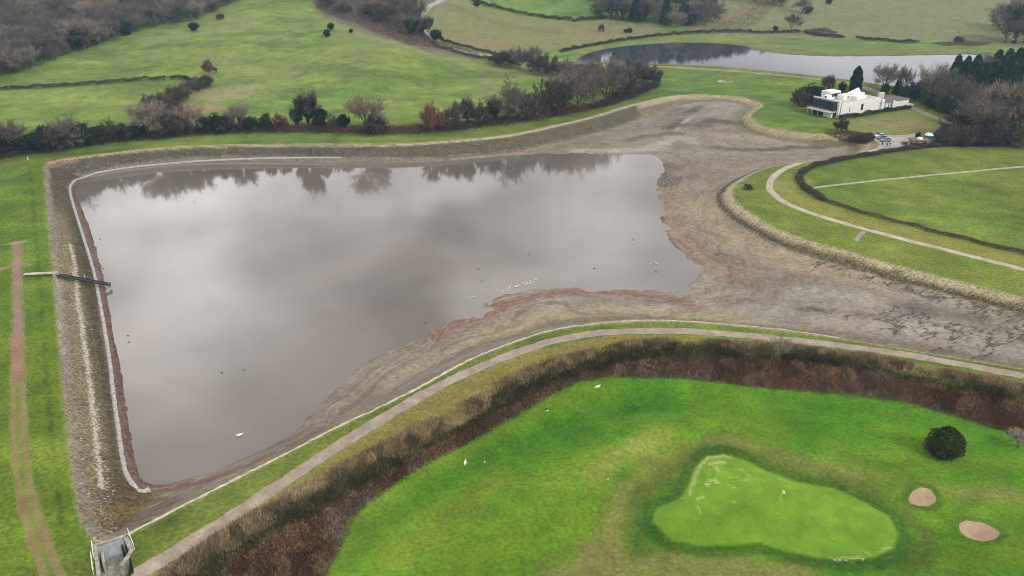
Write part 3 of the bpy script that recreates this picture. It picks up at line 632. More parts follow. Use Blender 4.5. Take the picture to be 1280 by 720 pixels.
# ------------------------------------------------------------------ vegetation
def orth(d):
    a = np.where(np.abs(d[:, 2:3]) < .9, [[0., 0, 1]], [[1., 0, 0]]); u = np.cross(d, a); u /= np.linalg.norm(u, axis=1)[:, None] + 1e-9; return u
def slivers(P, Dv, w, r):
    """thin tapering blades: base P, direction+length Dv, width w"""
    n = len(P); th = r.uniform(0, 2 * np.pi, n)[:, None]; dn = Dv / (np.linalg.norm(Dv, axis=1)[:, None] + 1e-9)
    u = orth(dn); v = np.cross(dn, u); s = (u * np.cos(th) + v * np.sin(th)) * w[:, None] * .5
    Vv = np.stack([P - s, P + s, P + Dv], 1).reshape(-1, 3); return Vv, np.arange(n * 3).reshape(-1, 3)
def tubes(segs, sides=5):
    vs, fs = [], []
    for p0, p1, r0, r1 in segs:
        d_ = p1 - p0; d_ = d_ / (np.linalg.norm(d_) + 1e-9); u = orth(d_[None])[0]; v = np.cross(d_, u); n0 = len(vs)
        for p, r_ in ((p0, r0), (p1, r1)):
            for k in range(sides):
                a = 2 * math.pi * k / sides; vs.append(p + (u * math.cos(a) + v * math.sin(a)) * r_)
        for k in range(sides): fs += [(n0 + k, n0 + (k + 1) % sides, n0 + sides + (k + 1) % sides), (n0 + k, n0 + sides + (k + 1) % sides, n0 + sides + k)]
    return np.array(vs), np.array(fs)
def bare_template(seed, Wd=.9, c=(.135,.116,.100), levels=3, kids=(6, 4, 4), tw=9, low=.17, ivy=0, twl=.085, tww=.010):
    """leafless tree of height 1, crown Wd wide"""
    r = np.random.default_rng(seed); segs = []; tips = []
    def grow_(p, d_, L_, rad, lev):
        d_ = d_ / np.linalg.norm(d_); mid = p + d_ * L_ * .5 + r.normal(0, .03 * L_, 3); e = mid + (d_ + r.normal(0, .12, 3)) * L_ * .5
        if rad > .0016: segs.append((p, mid, rad, rad * .8)); segs.append((mid, e, rad * .8, rad * .55))
        tips.append((mid, d_, lev)); tips.append((e, d_, lev))
        if lev < levels:
            for k in range(kids[lev]):
                t = r.uniform(.35, 1); q = p + (e - p) * t; nd_ = d_ + r.normal(0, .62, 3) * np.array([1, 1, .7]); nd_[2] += .12
                grow_(q, nd_, L_ * r.uniform(.55, .78), rad * .5, lev + 1)
    segs.append((np.zeros(3), np.array([0, 0, low]), .026, .02))
    nl = kids[0]
    for k in range(nl):
        a = 2 * math.pi * (k + r.uniform(-.3, .3)) / nl; sp = Wd * r.uniform(.45, .95); z0 = low * r.uniform(.6, 1)
        grow_(np.array([0, 0, z0]), np.array([math.cos(a) * sp, math.sin(a) * sp, r.uniform(.7, 1.2)]), .34, .012, 1)
    grow_(np.array([0, 0, low]), np.array([.05, 0, 1.]), .36, .014, 1)
    P = np.array([t[0] for t in tips if t[2] >= 2]); Dn = np.array([t[1] for t in tips if t[2] >= 2])
    P = np.repeat(P, tw, 0); Dn = np.repeat(Dn, tw, 0); n = len(P)
    P = P + r.normal(0, .022, (n, 3)); Dv = Dn * .7 + r.normal(0, .6, (n, 3)); Dv[:, 2] += .25; Dv *= (twl * r.uniform(.5, 1.3, n) / np.linalg.norm(Dv, axis=1))[:, None]
    Vv, Ff = slivers(P, Dv, tww * r.uniform(.6, 1.4, n), r)
    sc = np.percentile(Vv[:, 2], 99); wd = np.percentile(np.abs(Vv[:, :2]), 98) * 2; S = np.array([Wd / wd, Wd / wd, 1 / sc])
    cc = np.repeat(np.array(c) * r.uniform(.6, 1.45, (n, 1)) * (1 + r.normal(0, .07, (n, 3))), 3, 0)
    Vv = Vv * S; segs = [(s[0] * S, s[1] * S, s[2], s[3]) for s in segs]
    if ivy:
        # ivy leaves clothing trunk and limbs
        A = np.array([s[0] for s in segs]); B = np.array([s[1] for s in segs]); k = r.integers(0, len(A), ivy); t = r.uniform(0, 1, (ivy, 1))
        Q = A[k] * (1 - t) + B[k] * t; keep = (Q[:, 2] < .8) & (np.hypot(Q[:, 0], Q[:, 1]) < Wd * .36); Q = Q[keep] + r.normal(0, .03, (keep.sum(), 3))
        iv, iF, ic = leaves_at(Q, .035, (.028,.045,.024), r); cc = np.vstack([cc, ic]); iF = iF + len(Vv); Vv = np.vstack([Vv, iv]); Ff = np.vstack([Ff, iF])
    return tubes(segs, 4), (Vv, Ff, np.clip(cc, .005, 1))
def leaves_at(Q, size, c, r, grad=.5):
    n = len(Q); d1 = r.normal(0, 1, (n, 3)); d1 /= np.linalg.norm(d1, axis=1)[:, None]; u = orth(d1); v = np.cross(d1, u); s = size * r.uniform(.6, 1.5, (n, 1))
    Vv = np.stack([Q - u * s, Q + v * s * .6, Q + u * s, Q - v * s * .6], 1).reshape(-1, 3); i = np.arange(n * 4).reshape(-1, 4)
    F_ = np.vstack([i[:, [0, 1, 2]], i[:, [0, 2, 3]]]); cc = np.repeat(np.array(c) * r.uniform(.55, 1.6, (n, 1)) * (1 + r.normal(0, .08, (n, 3))), 4, 0)
    return Vv, F_, np.clip(cc, .004, 1)
def ever_template(seed, shape='round', c=(.035,.06,.025), n=5200, size=.028, Wd=.9):
    r = np.random.default_rng(seed); nb = 46
    if shape == 'oval':
        t = r.uniform(0, 1, n); th = r.uniform(0, 2 * np.pi, n); pf = np.interp(t, [0, .12, .35, .6, .85, 1], [.62, .92, 1, .86, .5, .10]); lump = 1 + .62 * (fbm(th * 2.0 * np.sin(th * .5) ** 0, t * 7, 3, 3) - .5) * 2
        rad = Wd * .5 * pf * lump * (.55 + .45 * r.uniform(0, 1, n) ** .35); Q = np.stack([np.cos(th) * rad, np.sin(th) * rad, .03 + .95 * t + r.normal(0, .015, n)], 1)
    elif shape == 'column':
        t = r.uniform(0, 1, n); th = r.uniform(0, 2 * np.pi, n); pf = np.interp(t, [0, .1, .5, .85, 1], [.6, .95, 1, .6, .05]); rad = Wd * .5 * pf * (.6 + .4 * np.sqrt(r.uniform(0, 1, n))) * (1 + .15 * np.sin(th * 4 + t * 23)); Q = np.stack([np.cos(th) * rad, np.sin(th) * rad, .02 + .98 * t], 1)
    elif shape == 'cone':
        t = r.uniform(0, 1, n) ** .75; th = r.uniform(0, 2 * np.pi, n); rad = Wd * .5 * (1 - t) ** .8 * (.75 + .25 * np.sqrt(r.uniform(0, 1, n))) * (1 + .22 * np.sin(th * 5 + t * 19) * np.sin(t * 31 + seed))
        Q = np.stack([np.cos(th) * rad, np.sin(th) * rad, .05 + .95 * t], 1)
        if seed % 2: Q += r.normal(0, .02, Q.shape)
    else:
        B = r.normal(0, 1, (nb, 3)); B /= np.linalg.norm(B, axis=1)[:, None]; B *= r.uniform(.35, .98, (nb, 1)) ; B = B * [Wd * .36, Wd * .36, .40] + [0, 0, .44]; br = r.uniform(.10, .2, nb)
        k = r.integers(0, nb, n); d_ = r.normal(0, 1, (n, 3)); d_ /= np.linalg.norm(d_, axis=1)[:, None]; Q = B[k] + d_ * (br[k] * r.uniform(.6, 1.08, n))[:, None]; Q[:, 2] = np.abs(Q[:, 2] - .02) + .02
    segs = [(np.zeros(3), np.array([0, 0, .5]), .03, .018)] + [(np.array([0, 0, .15 + .05 * k]), np.array([math.cos(k * 2.1) * .22 * Wd, math.sin(k * 2.1) * .22 * Wd, .5 + .04 * k]), .014, .006) for k in range(5)]
    return tubes(segs, 5), leaves_at(Q, size, c, r)
def mk_template(name, T, leafm):
    (tv, tf), (cv, cf, cc) = T
    a = new_mesh(name + '_trunk', tv, tf); a.materials.append(M_bark); b_ = new_mesh(name + '_crown', cv, cf, False); add_col(b_, cc); b_.materials.append(leafm); return a, b_, T
TP = {}
for k in range(4): TP['bare%d' % k] = mk_template('bare', bare_template(10 + k, .95 + .1 * k), M_twig)
for k in range(2): TP['tan%d' % k] = mk_template('tan', bare_template(30 + k, 1.15, (.225,.190,.145), tw=11), M_twig)
for k in range(3): TP['shrub%d' % k] = mk_template('shrub', bare_template(40 + k, 1.5, (.092,.073,.060), low=.05, tw=12, tww=.016, twl=.12), M_twig)
TP['red0'] = mk_template('red', bare_template(50, 1.35, (.165,.085,.068), low=.06, tw=12, tww=.016, twl=.12), M_twig)
TP['pale0'] = mk_template('pale', bare_template(55, .7, (.30,.265,.19), low=.22, tw=3, tww=.014), M_twig)
for k in range(3): TP['ivy%d' % k] = mk_template('ivy', bare_template(60 + k, .85, ivy=4200), M_twig)
for k in range(3): TP['ever%d' % k] = mk_template('ever', ever_template(70 + k, Wd=1.15, c=(.022,.036,.02)), M_leaf)
TP['green0'] = mk_template('green', ever_template(77, Wd=1.3, c=(.05,.085,.022)), M_leaf)
TP['oval0'] = mk_template('oval', ever_template(79, 'oval', Wd=1.0, c=(.040,.052,.020), n=6500, size=.024), M_leaf)
for k in range(2): TP['cone%d' % k] = mk_template('cone', ever_template(80 + k, 'column', (.018,.034,.024), Wd=.36), M_leaf)
for k in range(2): TP['pine%d' % k] = mk_template('pine', ever_template(84 + k * 2 + 1, 'cone', (.020,.055,.030), Wd=.62), M_leaf)

def tree(kind, base, h, label, cat='tree', group=None, wid=1.0, name=None, sink=.15):
    a, b_, _ = TP[kind]; x, y = base; z = gz(x, y) - sink
    rz = rng.uniform(0, 6.28)
    nm = name or {'bare': 'bare_tree', 'tan': 'bare_tree', 'shrub': 'leafless_shrub', 'red': 'red_shrub', 'pale': 'pale_birch', 'ivy': 'ivy_clad_tree', 'ever': 'evergreen_bush', 'green': 'green_bush', 'oval': 'round_bush', 'cone': 'cypress', 'pine': 'conifer'}[kind[:-1]]
    e = empty(nm, (x, y, z), rz, label, cat, group)
    for n_, me in (('trunk', a), ('crown', b_)):
        o = bpy.data.objects.new(n_, me); COL.objects.link(o); o.parent = e; o.scale = (h * wid, h * wid, h)
    return e
def hpx(b, px, ex=1.0):  # height in metres of something px tall standing at ground point b
    dist = math.sqrt(b[0] ** 2 + b[1] ** 2 + CAMH ** 2); el = math.atan2(CAMH, math.hypot(*b)); return px * dist / F / math.cos(el) * ex

LOOK = {'bare': 'leafless grey brown tree', 'tan': 'leafless pale tan tree', 'shrub': 'leafless brown shrub', 'red': 'reddish leafless shrub', 'pale': 'pale slender birch', 'ivy': 'ivy dark bare topped tree', 'ever': 'dark evergreen bush', 'green': 'mid green bush', 'cone': 'narrow dark cypress', 'pine': 'dark blue green conifer'}
def nth(n):
    w = ['', 'first', 'second', 'third', 'fourth', 'fifth', 'sixth', 'seventh', 'eighth', 'ninth', 'tenth', 'eleventh', 'twelfth']
    return w[n] if n < len(w) else '%d%s' % (n, {1: 'st', 2: 'nd', 3: 'rd'}.get(n % 10, 'th') if n // 10 != 1 else 'th')
def row(items, where, group, cat=None):
    """items (px, py, height px, kind, width factor); labels count each kind from the left"""
    items = sorted(items); G_ = ground([(i[0], i[1]) for i in items]); tot = {}; cnt = {}
    for i in items: tot[i[3][:-1]] = tot.get(i[3][:-1], 0) + 1
    for i, g in zip(items, G_):
        k = i[3][:-1]; cnt[k] = cnt.get(k, 0) + 1; h = hpx(g, i[2])
        size = 'tall ' if i[2] > 33 else 'low ' if i[2] < 19 else ''
        pos = '' if tot[k] == 1 else ', leftmost such' if cnt[k] == 1 else ', rightmost such' if cnt[k] == tot[k] else ', %s such from left' % nth(cnt[k])
        tree(i[3], g, h, size + LOOK[k] + ' ' + where + pos, cat or ('tree' if k in ('bare', 'tan', 'ivy', 'cone', 'pine', 'pale') else 'bush'), group, i[4] if len(i) > 4 else 1)
far_row = [(-8,196,40,'bare0'),(6,193,30,'ever0',1.2),(22,192,34,'bare1'),(40,190,24,'ever1',1.2),(58,188,28,'ever2',1.2),(74,186,24,'shrub0'),(90,184,34,'bare2',1.1),(106,182,28,'ever0',1.2),(124,179,24,'ever1',1.1),(140,177,23,'shrub1'),
 (156,175,20,'ever2',1.2),(172,173,22,'ever1'),(186,172,38,'tan0',.9),(205,170,36,'bare3',1.1),(222,168,30,'shrub2'),(240,167,32,'tan1',.9),(258,166,22,'ever0',1.2),(272,165,24,'ever2'),(288,164,20,'shrub0'),(299,163,30,'tan0',.8),(314,163,20,'ever1'),
 (333,163,22,'ever2',.9),(352,162,18,'red0',.8),(372,161,26,'ivy2',.9),(386,161,44,'ivy0',.9),(400,160,28,'ever0',.9),(418,161,16,'shrub1',.8),(430,161,22,'ever1',.8),(457,164,40,'tan1',1.0),(470,166,20,'shrub0',1),
 (543,163,30,'red0',.85),(560,161,24,'shrub2',.8),(572,158,30,'bare1',.8),(584,156,34,'ivy1',.7),(600,154,24,'shrub1',.8),(618,153,31,'ivy2',.9),(636,151,46,'bare2',1.0),(655,148,30,'shrub0',.9),(672,145,26,'bare0',.9),
 (690,142,38,'shrub2',.8),(704,141,46,'tan0',.9),(722,138,52,'bare3',.9),(740,134,52,'bare1',.9),(757,129,50,'bare0',.9),(716,118,36,'bare2',1),(738,112,34,'shrub1',.9),(762,114,36,'bare0'),(775,108,28,'tan1'),(790,104,26,'shrub0'),(804,104,24,'bare2'),(816,106,22,'shrub1',.8),(777,122,34,'shrub2',.7)]
row(far_row, 'on the far bank', 'trees and bushes along the far bank')
row([(276,24,6,'shrub0'),(243,39,12,'ever1'),(262,92,15,'red0',.7),(409,46,10,'ever0'),(414,37,9,'ever2'),(439,41,6,'ever1')], 'alone on the hill field', 'lone bushes on the hill field')
hb = [(225,126,16,'shrub0',1),(235,119,16,'bare1',1.2),(246,113,14,'shrub1'),(256,109,13,'shrub2'),(215,131,18,'shrub1'),(205,136,19,'bare3',1.2),(196,142,21,'shrub0'),(190,150,22,'bare0',1.2),(214,137,14,'shrub2')]
row(hb, 'in the overgrown field hedge', 'shrubs of the overgrown field hedge')
row([(500,42,24,'bare0'),(515,48,26,'ivy0',1),(528,46,24,'ivy1',1),(510,30,26,'bare1'),(485,30,20,'shrub0'),(470,25,18,'shrub2'),(455,20,16,'bare2'),(430,18,14,'shrub1'),(545,52,18,'ever1',.8),(537,38,16,'ivy2'),(492,15,24,'bare3'),(520,20,26,'bare2'),(410,10,12,'shrub0'),
     (620,80,14,'shrub1',1),(633,83,18,'shrub2'),(650,86,24,'bare0',1.1),(662,88,26,'bare2',1.1),(678,92,22,'shrub0'),(693,95,18,'shrub1'),(707,96,22,'bare3',1.1),(670,80,20,'bare1'),(722,100,18,'shrub2'),(640,76,16,'bare3'),(735,104,16,'shrub0')],
    'beside the lane', 'trees and scrub beside the lane')
row([(752,22,22,'bare0'),(764,24,24,'ivy0'),(778,25,22,'ivy1'),(793,26,26,'pine0'),(806,27,24,'ivy2'),(818,29,24,'bare1'),(832,30,26,'pine1'),(845,35,18,'tan0',1.2),(858,31,22,'pine0'),(869,30,24,'ivy1'),(882,32,30,'bare3',1.1),(893,26,22,'bare2'),
     (770,12,22,'pine1'),(800,12,22,'pine0'),(835,12,22,'ivy0'),(870,12,20,'bare1')], 'in the wood beyond the far reservoir', 'trees of the wood beyond the far reservoir')
row([(989,39,19,'bare1',1.1),(969,39,7,'ever0'),(1003,16,16,'bare2',1.2),(1010,17,10,'ever1'),(1036,5,8,'ever2'),(752,40,9,'shrub0',.6),(782,41,6,'ever1'),(787,41,7,'ever0'),(1198,54,7,'shrub2'),(596,8,9,'ever0')], 'on the far slopes', 'scattered trees on the far slopes')
row([(1256,54,36,'bare0'),(1268,54,44,'ivy0'),(1280,54,44,'ivy1'),(1292,54,40,'bare2'),(1262,40,34,'bare3')], 'at the far right wood edge', 'trees at the far wood edge')
# around the building
row([(1000,133,20,'shrub2',.7),(1012,131,26,'ever0',1.05),(1022,128,22,'ever1',.9),(1052,114,12,'ever2',.9),(1035,112,16,'shrub0',.6)], 'behind the building glazed end', 'bushes behind the white building')
row([(1068,117,30,'cone0',1.1),(1105,116,30,'tan0',.8),(1126,119,30,'bare1',.8),(1122,112,12,'cone1',1.3)], 'behind the white building', 'trees behind the white building')
row([(1051,164,16,'shrub1',.75),(1080,178,11,'shrub0',1),(1071,177,8,'red0',.9),(1086,176,9,'shrub2',.8),(1063,176,6,'red0',1),(1147,172,7,'ever2',1)], 'near the car park', 'bushes round the car park')
row([(1106,116,11,'green0',.9),(1119,119,12,'ever0',1),(1131,122,14,'green0',.9),(1144,126,16,'ever1',1),(1156,131,18,'green0',.9),(1168,136,20,'ever2',1.1),(1180,141,22,'green0',.9),(1192,147,24,'ever0',1.1),(1204,152,22,'green0',.9)], 'above the driveway', 'evergreen bushes above the driveway')
wood = [(1164,130,40,'tan0',.75),(1150,124,20,'shrub0',.8),(1180,132,40,'bare0'),(1192,140,30,'shrub1',.8),(1200,144,34,'bare2'),(1214,146,30,'bare3'),(1225,150,34,'shrub0',.8),
 (1190,112,34,'pine0',1),(1203,108,30,'pine1',1),(1214,112,34,'pine0',1.1),(1228,108,30,'ivy0'),(1240,106,34,'pine1',1.1),(1253,105,34,'pine0',1.1),(1266,104,34,'pine1',1.1),(1279,103,34,'pine0',1.2),(1292,104,36,'pine1',1.2),(1234,120,34,'pine0'),(1262,120,38,'pine1'),(1282,122,38,'pine0'),(1247,118,36,'pine1'),
 (1172,118,20,'bare1'),(1198,120,36,'pine0'),(1212,124,38,'pine1'),(1226,128,36,'pine0'),(1242,130,38,'pine1'),(1258,131,40,'pine0'),(1274,132,40,'pine1'),(1288,132,40,'pine0'),
 (1222,176,44,'tan1',.9),(1238,172,52,'bare0'),(1252,174,56,'tan0',.8),(1268,175,60,'bare2',.9),(1284,176,60,'tan1',.8),(1210,170,30,'shrub1'),(1232,180,22,'shrub0'),(1246,181,24,'shrub2'),(1260,181,26,'green0',.9),(1275,180,26,'shrub1'),(1228,160,40,'bare3'),(1250,160,44,'tan0',.8),(1272,160,46,'ivy1'),(1290,162,46,'bare1'),
 (1180,181,14,'shrub0'),(1190,181,18,'shrub1'),(1202,181,20,'shrub2'),(1213,181,20,'shrub0'),(1197,176,16,'ever1'),(1170,176,12,'shrub1'),(1184,172,14,'shrub2')]
row(wood, 'in the building wood', 'trees of the wood right of the building')
g = ground([(1178,568)])[0]; tree('oval0', g, hpx(g, 31), 'dark round bush standing alone on the golf course', 'bush', None, 1.0, None, .1)
g = ground([(972,455)])[0]; tree('pale0', g, hpx(g, 32), 'pale bare birch standing up out of the brown scrub', 'tree')
g = ground([(1272,560)])[0]; tree('pale0', g, hpx(g, 20), 'pale bare bush at the right end of the golf course scrub', 'bush', None, 1.6, 'pale_bush')
g = ground([(935,237)])[0]; tree('shrub0', g, hpx(g, 7), 'small dark shrub on the right bank beside the footpath', 'bush', None, 1, 'small_shrub')

# ---- thickets (bramble belt, hedges)
def blades_field(Q, zg, hh, c, r, ln=.8, wd=.09, up=.6, spread=.75):
    n = len(Q); P = np.stack([Q[:, 0], Q[:, 1], zg + hh * r.uniform(0, 1, n) ** .55 * .85], 1)
    Dv = r.normal(0, spread, (n, 3)); Dv[:, 2] = np.abs(Dv[:, 2]) * .6 + up; Dv *= (ln * r.uniform(.5, 1.3, n) / np.linalg.norm(Dv, axis=1))[:, None]
    Vv, Ff = slivers(P, Dv, wd * r.uniform(.6, 1.5, n), r); return Vv, Ff, np.repeat(np.clip(c, .006, 1), 3, 0)
r2 = np.random.default_rng(99)
def sample_poly(P, n):
    lo, hi = P.min(0), P.max(0); Q = r2.uniform(lo, hi, (int(n * 3.5), 2)); Q = Q[inside(Q[:, 0], Q[:, 1], P)]; return Q[:n]
def stuff(name, Vv, Ff, cc, label, mat=None, kind='stuff'):
    me = new_mesh(name, Vv, Ff, False); add_col(me, cc); o = link(name, me, mat or M_scrub); return tag(o, label, None, None, kind) if kind else o
def pal(n, cols, wts, r=r2):
    k = r.choice(len(cols), n, p=np.array(wts) / np.sum(wts)); return np.array(cols)[k] * r.uniform(.6, 1.4, (n, 1))
Q = sample_poly(beltP, 300000); ed = -sd(Q[:, 0], Q[:, 1], beltP); Q = Q + r2.normal(0, .35, Q.shape)
GREENH = smooth(ground([(225,745),(283,688),(333,657),(383,633),(434,606),(504,565),(594,517),(648,484),(707,461),(766,444),(844,437),(900,437),(1019,445),(1093,457),(1182,474),(1290,498),(1480,540)], .8), 2)
dg = dline(Q[:, 0], Q[:, 1], GREENH)
cd_, cid = cells(Q[:, 0] + 1.2 * fbm(Q[:, 0] / 2, Q[:, 1] / 2, 6, 2), Q[:, 1], 2.7, 5); hump = np.sqrt(np.clip(1 - (cd_ / 1.05) ** 2, 0, 1)) * (.45 + .55 * cid); big = fbm(Q[:, 0] / 11, Q[:, 1] / 11, 15, 3)
hh = (.10 + 2.0 * hump) * sm(ed, -.2, 2.2) * (.55 + .7 * big)
cc = pal(len(Q), [(.135,.072,.044),(.22,.125,.075),(.060,.042,.030),(.27,.205,.125)], [4, 3, 3, 1.4])
gm = (1 - sm(dg, .8, 2.8)) * sm(fbm(Q[:, 0] / 7, Q[:, 1] / 7, 25, 3), .32, .5)
isg = r2.uniform(0, 1, len(Q)) < gm * .85
cc[isg] = pal(isg.sum(), [(.045,.055,.018),(.07,.08,.028),(.028,.032,.015)], [3, 2, 3]); hh = np.where(isg, hh * 1.5 + .8, hh)
tanm = r2.uniform(0, 1, len(Q)) < sm(fbm(Q[:, 0] / 6, Q[:, 1] / 6, 35, 3), .56, .7) * .6
cc[tanm & ~isg] = pal((tanm & ~isg).sum(), [(.25,.19,.12),(.20,.15,.11)], [1, 1])
_, cid2 = cells(Q[:, 0] + 1.2 * fbm(Q[:, 0] / 2, Q[:, 1] / 2, 6, 2), Q[:, 1], 2.7, 5); cc *= (.55 + .85 * cid2)[:, None] * (1 + (cid2[:, None] * 7 % 1 - .5) * np.array((.25, -.05, -.2)))
cc[isg] *= .8
stuff('bramble_scrub', *blades_field(Q, H(Q[:, 0], Q[:, 1]), hh, cc, r2, .55, .075), 'brown bramble scrub belt between path and golf course')
seg = np.linalg.norm(np.diff(GREENH, axis=0), axis=1); cum = np.concatenate([[0], np.cumsum(seg)]); n = 62000; s_ = r2.uniform(0, cum[-1], n)
Q = np.stack([np.interp(s_, cum, GREENH[:, 0]), np.interp(s_, cum, GREENH[:, 1])], 1) + r2.normal(0, .8, (n, 2)); cd_, cid = cells(Q[:, 0], Q[:, 1], 2.4, 35); hump = np.sqrt(np.clip(1 - cd_ ** 2, 0, 1)) * (.4 + .6 * cid)
k = r2.uniform(0, 1, n) < sm(fbm(s_ / 11, s_ * 0, 45, 2), .36, .56); Q, hump, cid = Q[k], hump[k], cid[k]
stuff('dark_thicket', *blades_field(Q, H(Q[:, 0], Q[:, 1]), .15 + 2.1 * hump, pal(len(Q), [(.050,.058,.022),(.085,.088,.038),(.06,.042,.03)], [3, 2, 2]) * (.6 + .8 * cid)[:, None], r2, .6, .09), 'dark green thicket line along the top of the brambles')
# pale buff bushes on the path side of the belt
BUFF = [(215,725),(283,672),(333,642),(383,614),(434,588),(504,550),(560,524),(594,505),(648,473),(707,451),(766,434),(844,427),(900,429),(1019,438),(1093,448),(1182,465),(1290,488),(1480,530)]
BP = smooth(ground(BUFF, .8), 2)
seg = np.linalg.norm(np.diff(BP, axis=0), axis=1); cum = np.concatenate([[0], np.cumsum(seg)])
n = 150000; s_ = r2.uniform(0, cum[-1], n); bx = np.interp(s_, cum, BP[:, 0]); by = np.interp(s_, cum, BP[:, 1]); Q = np.stack([bx, by], 1) + r2.normal(0, .95, (n, 2))
cd_, cid = cells(Q[:, 0], Q[:, 1], 2.3, 65); hump = np.sqrt(np.clip(1 - (cd_ / 1.0) ** 2, 0, 1)) * (.3 + .6 * cid); pres = sm(fbm(s_ / 9, s_ * 0, 85, 2), .32, .5); keep = r2.uniform(0, 1, n) < pres; Q, hump, cid = Q[keep], hump[keep], cid[keep]
off = dline(Q[:, 0], Q[:, 1], BP); hh = 2.0 * hump * (1 - sm(off, .8, 2.9)) + .08
cc = pal(len(Q), [(.32,.245,.15),(.24,.18,.115),(.37,.30,.17),(.13,.095,.065)], [3, 3, 1.5, 2])
stuff('buff_scrub', *blades_field(Q, H(Q[:, 0], Q[:, 1]), hh, cc * (.55 + .9 * cid[:, None]), r2, .8, .075, .9, .5), 'buff leafless scrub along the gravel path')
# rough yellow grass tufts
Q = sample_poly(ground([(250,690),(333,628),(377,600),(455,548),(530,502),(605,466),(665,442),(760,421),(854,421),(1020,436),(1206,465),(1290,481),(1290,492),(1182,470),(1019,442),(900,434),(766,440),(707,457),(648,480),(594,513),(504,561),(434,602),(383,629),(300,674)]), 60000)
cc = pal(len(Q), [(.33,.28,.085),(.26,.24,.06),(.38,.31,.14)], [2, 2, 1]); stuff('rough_grass', *blades_field(Q, H(Q[:, 0], Q[:, 1]), np.full(len(Q), .12), cc, r2, .4, .07, .6, .8), 'yellowish rough grass slope beside the path')
# far bank undergrowth
UB = smooth(ground([(-30,202),(20,193),(60,187),(120,178),(200,170),(280,164),(350,163),(420,164),(480,167),(540,164),(600,158),(660,150),(700,143),(740,136),(770,128),(800,116),(818,108)]), 2)
def along(P, n, sdv):
    seg = np.linalg.norm(np.diff(P, axis=0), axis=1); cum = np.concatenate([[0], np.cumsum(seg)]); s = r2.uniform(0, cum[-1], n); return np.stack([np.interp(s, cum, P[:, 0]), np.interp(s, cum, P[:, 1])], 1) + r2.normal(0, sdv, (n, 2)), s
Q, s_ = along(UB, 60000, 1.9); Q[:, 1] += .5; hump = fbm(Q[:, 0] / 4, Q[:, 1] / 4, 2, 3)
x_ = Q[:, 0]; cc = pal(len(Q), [(.05,.045,.03),(.085,.055,.045),(.04,.05,.025)], [2, 2, 1.5])
rd = r2.uniform(0, 1, len(Q)) < np.maximum.reduce([np.exp(-((x_ - a_) / w_) ** 2) for a_, w_ in ((-45, 14), (-66, 9), (12, 6), (27, 7), (-90, 6))]) * .75
cc[rd] = pal(rd.sum(), [(.20,.075,.055),(.16,.085,.06)], [1, 1])
stuff('bank_undergrowth', *blades_field(Q, H(Q[:, 0], Q[:, 1]), 2.6 * hump + .4, cc, r2, 1.1, .17), 'dark undergrowth and red bracken under the far bank trees')
def patch(pts, n, hgt, cols, wts, name, label, ln=.9, wd=.16):
    Q = sample_poly(ground(pts), n); hump = fbm(Q[:, 0] / 5, Q[:, 1] / 5, 4, 3); cc = pal(len(Q), cols, wts)
    stuff(name, *blades_field(Q, H(Q[:, 0], Q[:, 1]), hgt * hump * 1.6, cc, r2, ln, wd), label)
patch([(762,124),(775,113),(800,108),(825,104),(818,111),(790,122),(768,132)], 6000, 1.2, [(.20,.09,.065),(.14,.085,.06)], [1, 1], 'bracken', 'reddish bracken patch on the bank beside the bare trees')
patch([(385,-4),(400,14),(440,28),(470,42),(510,56),(540,60),(600,72),(612,72),(560,58),(540,50),(528,40),(520,0)], 26000, 2.2, [(.16,.12,.095),(.11,.085,.065),(.2,.15,.12)], [2, 2, 1], 'hillside_scrub', 'brown grey scrub covering the top of the hill field', 1.5, .22)
patch([(1030,168),(1060,164),(1095,172),(1085,180),(1060,178)], 5000, .8, [(.17,.10,.075),(.12,.08,.055)], [1, 1], 'marsh_scrub', 'reddish brown scrub at the tip of the mud', .7, .12)
patch([(885,40),(905,28),(930,18),(955,4),(975,2),(955,22),(935,38)], 1500, 1.1, [(.17,.11,.085),(.16,.13,.09)], [1, 1], 'slope_scrub', 'brown scrub streak climbing the slope past the far reservoir', 1.5, .3)
patch([(1000,40),(1030,36),(1048,42),(1020,46)], 1500, 1.6, [(.12,.09,.07),(.08,.07,.05)], [1, 1], 'hedge_scrub', 'dark scrub beside the lone tree on the far slope', 1.3, .3)
patch([(1165,55),(1200,52),(1240,55),(1225,58),(1180,58)], 2500, 1.2, [(.19,.12,.09),(.15,.10,.08)], [1, 1], 'waterside_scrub', 'reddish brown scrub at the right end of the far reservoir', 1.2, .25)
# hedges
def hedge(pts, w, h, cols, label, n_per=60, ln=.6, wd=.13, name='hedge', gap=0, on=True):
    P = smooth(ground(pts), 1); Ln = np.linalg.norm(np.diff(P, axis=0), axis=1).sum(); n = int(Ln * n_per); Q, s_ = along(P, n, w * .35)
    if gap:
        k = fbm(s_ / 9, s_ * 0 + gap, 7, 2) > .36; Q, s_ = Q[k], s_[k]
    hh = h * (.25 + 1.5 * fbm(s_ / 3.5, s_ * 0, int(gap) + 3, 4)); Q += (fbm(s_ / 4, s_ * 0 + 9, 8, 3) - .5)[:, None] * 1.2; cc = pal(len(Q), cols, [1] * len(cols))
    Vv, Ff, c_ = blades_field(Q, H(Q[:, 0], Q[:, 1]), hh, cc, r2, ln, wd, .5)
    e = empty(name, (P[0][0], P[0][1], gz(*P[0])), 0, label, 'hedge'); o3 = np.array([P[0][0], P[0][1], gz(*P[0])]); me = new_mesh('foliage', Vv - o3, Ff, False); add_col(me, c_); link('foliage', me, M_scrub, e)
HB = [(.11,.085,.065),(.075,.06,.045),(.15,.12,.09)]; HD = [(.06,.05,.035),(.035,.04,.022),(.09,.07,.05)]
